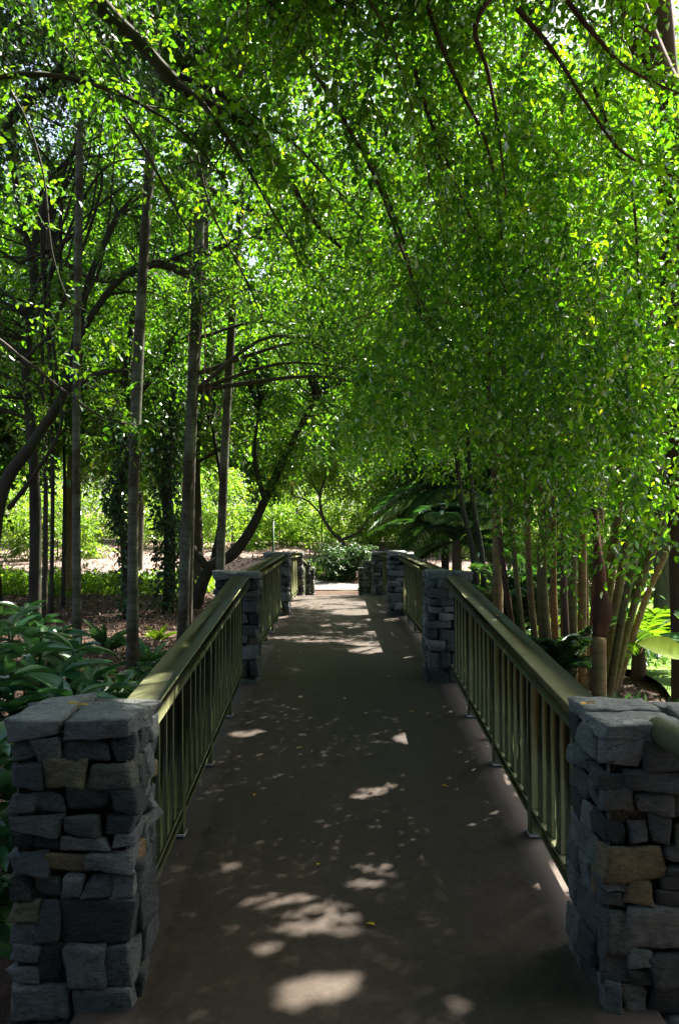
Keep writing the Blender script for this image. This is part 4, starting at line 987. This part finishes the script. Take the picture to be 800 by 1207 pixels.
MIDT = [(2,-9.2,23,1.25,'tall leafy tree behind the slim palm top'),(0,-4.8,30,1.25,'tall tree behind the upper stem of the palm at the second pillar'),(2,-14.5,25.5,1.0,'mid green tree directly behind the crooked ivy tree'),(0,-17,33,1.0,'leafy tree behind the gnarled fig at the left'),(0,-21,25,.9,'leafy tree at the far left beyond the saplings'),
        (0,-9.5,41,1.1,'tall leafy tree behind the tops of the left palms'),(2,6.2,24,1.0,'tree behind the dark feather palms'),(0,8.5,33,1.0,'tall leafy tree behind the slender tan trunk'),(2,3.9,30,.8,'small leafy tree above the third right pillar'),
        (0,14.5,34,1.0,'leafy tree beyond the lawn'),(2,16.5,24,.8,'tree standing right of the lawn'),(2,-4.6,66,1.0,'tree over the far end of the walkway axis'),(0,4.2,50,1.25,'tall tree closing the view above the white flowered bush'),(0,9.5,63,1.1,'tree on the slope behind the pale shrubs at the right')]
for k, x, y, s, lb in MIDT: place(k, x, y, s, RS.rand()*6.28, lb, 'woodland trees around the bridge')
far = [(-46,62),(-36,58),(-27,60),(-18,58),(-10,66),(-3,74),(5,70),(12,58),(20,56),(29,60),(38,58),(-54,78),(-30,80),(-16,84),(-5,92),(9,88),(22,82),(36,84),(50,80),(48,66),(-24,47),(-33,44),(25,44),(-40,40)]
for i, (x, y) in enumerate(far):
    place(1 if i % 3 else 0, x+RS.normal(0,1), y+RS.normal(0,1), RS.uniform(.9,1.25), RS.rand()*6.28, 'sunlit tree in the distant wall of woodland behind the garden', 'far woodland trees')

tree('added_shade_tree', 'tall tree added behind the canes, its high crown shading the middle of the walkway', 'tree', (6.4,16.5,gz(6.4,16.5)), [([(6.4,16.5,-.2),(6.3,16.3,3),(6.0,16,6),(5.4,15.8,8.4)], .2, .08), ([(6.1,16,5.5),(4.9,14.5,7.4),(4.6,13.5,8)], .09, .03), ([(6.1,16,5.5),(4.6,18,7.5),(4.2,19.5,8)], .09, .03)],
     [((4.6,14.0,8.6),(1.6,2.4,1.1),40,12,.7),((4.2,18.6,8.0),(2.0,2.8,1.5),60,14,.7)], M['canopy'], M['bark'], (.11,.06), gaps=True)  # tree added to keep the sun off the middle of the deck
tree('added_shade_tree', 'unseen leafy tree added behind the viewer to shade the start of the walkway', 'tree', (2.8,-4.5,gz(2.8,-4.5)), [([(2.8,-4.5,-.2),(2.7,-4.4,2.5),(2.3,-3.8,5)], .28, .15), ([(2.3,-3.8,5),(.5,-2.5,6.5),(-1.2,-1.5,7)], .1, .04), ([(2.3,-3.8,5),(3.2,-1.5,6.5),(3.4,.2,7)], .1, .04)],
     [((2.6,-.6,7),(2.6,2.2,1.3),60,14,.7),((-1.5,-1.6,7),(2.6,2.4,1.3),50,14,.7),((1,-4.5,6.5),(4.5,2.6,2.4),80,16,.7)], M['dark'], M['bark'], (.13,.07), gaps=True)  # unseen tree, added to shade the near deck and pillars from behind
tree('added_shade_tree', 'unseen tall tree added left of the viewer, its high crown shading the near walkway', 'tree', (-4.4,.6,gz(-4.4,.6)), [([(-4.4,.6,-.2),(-4.3,.8,4),(-3.8,1.4,7.4)], .24, .1), ([(-4.1,1,5.5),(-1.5,2.2,8.2),(1.2,3.4,9.2)], .1, .04), ([(-4.1,1,5.5),(-2.4,4.4,8.4),(-1.2,6.2,9.2)], .1, .04)],
     [((-1.4,4.6,9.4),(2.2,2.6,1.0),60,14,.7),((.6,1.6,8.8),(2.6,2.2,1.0),60,14,.7),((-3.0,1.6,8.6),(2.2,2.2,1.2),50,14,.7)], M['canopy'], M['bark'], (.11,.06), gaps=True)  # unseen tree, added to block sky light above the near deck
for bx, by, lb in ((-3.6,-3.2,'tall dark shrub added to block light behind the viewer, left of the path'),(3.4,-2.6,'tall dark shrub added to block light behind the viewer, right of the path'),(-5.2,.4,'tall dark shrub added to block light beside the path, left of the viewer'),(4.6,.6,'tall dark shrub added to block light beside the path, right of the viewer'),(-.4,-5.2,'tall dark shrub added to block light straight behind the viewer in the middle'),(-1.6,-6.6,'tall dark shrub added to block light far behind the viewer at the left'),(1.6,-7.2,'tall dark shrub added to block light far behind the viewer at the right')):
    bush(lb, (bx,by,0), (1.9,1.5,2.1), 70, 12, (.16,.08), M['dark'], .6, name='added_shade_shrub', group='unseen shrubs added to block light around the viewer')  # unseen shrubs, added to keep sky light off the pillar fronts
finish_weeping()
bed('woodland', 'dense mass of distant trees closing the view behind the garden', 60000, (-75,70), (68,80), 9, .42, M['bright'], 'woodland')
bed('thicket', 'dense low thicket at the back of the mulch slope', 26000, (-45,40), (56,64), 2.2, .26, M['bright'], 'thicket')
# ------------------------------------------------------------------ fallen leaves, each one a thing
def fallen(label, p, L, rz, m='fallen', tint=.7, grp='fallen leaves'):
    b = Buf(); d = np.array([[math.cos(rz),math.sin(rz),.05]])
    put_leaves(b, [np.array([p]), d, np.array([[.05,-.1,1.]]), np.array([L]), np.array([L*.5]), np.array([tint])], SH_MID)
    o = b.build('fallen_leaf', M[m]); meta(o, label, 'leaf', grp); return o
zt = float(deck_z(3.55))+1.15
fallen('yellow leaf on the left slate cap, left one of the two', P(78,842,3.5)*[1,1,0]+[0,0,zt+.012], .055, .2)
fallen('yellow leaf on the left slate cap, right one of the two', P(105,850,3.46)*[1,1,0]+[0,0,zt+.012], .06, 2.9)
fallen('yellow leaf at the corner of the right slate cap', P(684,832,3.46)*[1,1,0]+[0,0,zt+.015], .06, .6)
fallen('dull orange leaf further in on the right slate cap', P(702,838,3.5)*[1,1,0]+[0,0,zt+.012], .05, 2.4, tint=.2)
def dk(px, py):
    q = deck_hit(px, py); return np.array([q[0], q[1], float(deck_z(q[1]))+.02])
fallen('small yellow leaf alone on dark concrete above the large sun flecks', dk(373,1026), .035, 1.0, tint=1)
fallen('yellow leaf on the deck right of the large sun flecks', dk(442,1098), .05, 2.5, tint=1)
fallen('brown leaf beside a railing foot plate on the right', dk(566,874), .12, .4, 'deadleaf', .9)
fallen('yellow leaf on the right handrail', np.array([1.17,6.1,float(np.interp(6.1,[3.78,8.27],[deck_z(3.78),deck_z(8.27)]))+1.045]), .06, 1.2)
for k in range(16):
    sd = RS.rand() < .5; yy = RS.uniform(3.9,9.5); fallen('small brown dead leaf lying along the railing edge of the deck', np.array([(-.78 if sd else 1.0)+RS.normal(0,.06), yy, float(deck_z(yy))+.02]), .055, RS.rand()*6, 'deadleaf', RS.rand(), 'brown leaves along the deck edges')
for px, py in ((330,733),(338,727),(333,742),(331,776),(352,770),(404,826),(322,748),(488,842),(350,885),(520,930),(300,940),(455,800)):
    fallen('tiny yellowish leaf fallen on the grey brown deck between the railings', dk(px,py), .05, RS.rand()*6, tint=RS.rand(), grp='tiny leaves scattered on the deck')

# ------------------------------------------------------------------ camera, light, world
cam = bpy.data.cameras.new('camera'); co = bpy.data.objects.new('camera', cam); C.objects.link(co)
co.location = (0,0,EYE); co.rotation_euler = (math.pi/2,0,0)
cam.sensor_fit = 'HORIZONTAL'; cam.sensor_width = 36; cam.lens = 36*F/800; cam.clip_end = 2000; cam.clip_start = .05
cam.shift_x = (400-CX)/800; cam.shift_y = (HY-603.5)/800
bpy.context.scene.camera = co
sun = bpy.data.lights.new('sun', 'SUN'); so = bpy.data.objects.new('sun', sun); C.objects.link(so)
sun.energy = 5; sun.angle = math.radians(.5); sun.color = (1,.95,.87)
so.rotation_euler = Vector(-SUN).to_track_quat('-Z', 'Y').to_euler()
w = bpy.data.worlds.new('World'); bpy.context.scene.world = w; w.use_nodes = True
nt = w.node_tree; sky = nt.nodes.new('ShaderNodeTexSky'); sky.sky_type = 'NISHITA'; sky.sun_disc = False
sky.sun_elevation = SUN_EL; sky.sun_rotation = SUN_AZ; sky.dust_density = 4.0; sky.air_density = .8
bg = nt.nodes['Background']; bg.inputs[1].default_value = .075; nt.links.new(sky.outputs[0], bg.inputs[0])
sc = bpy.context.scene
sc.view_settings.view_transform = 'Standard'; sc.view_settings.look = 'None'; sc.view_settings.gamma = 1; sc.view_settings.exposure = 2.75
sc.render.engine = 'CYCLES'; cy = sc.cycles
cy.max_bounces = 10; cy.diffuse_bounces = 7; cy.glossy_bounces = 2; cy.transmission_bounces = 4; cy.transparent_max_bounces = 4
cy.use_denoising = True; cy.caustics_reflective = False; cy.caustics_refractive = False
try: cy.denoiser = 'OPENIMAGEDENOISE'; cy.denoising_input_passes = 'RGB_ALBEDO_NORMAL'
except Exception: pass
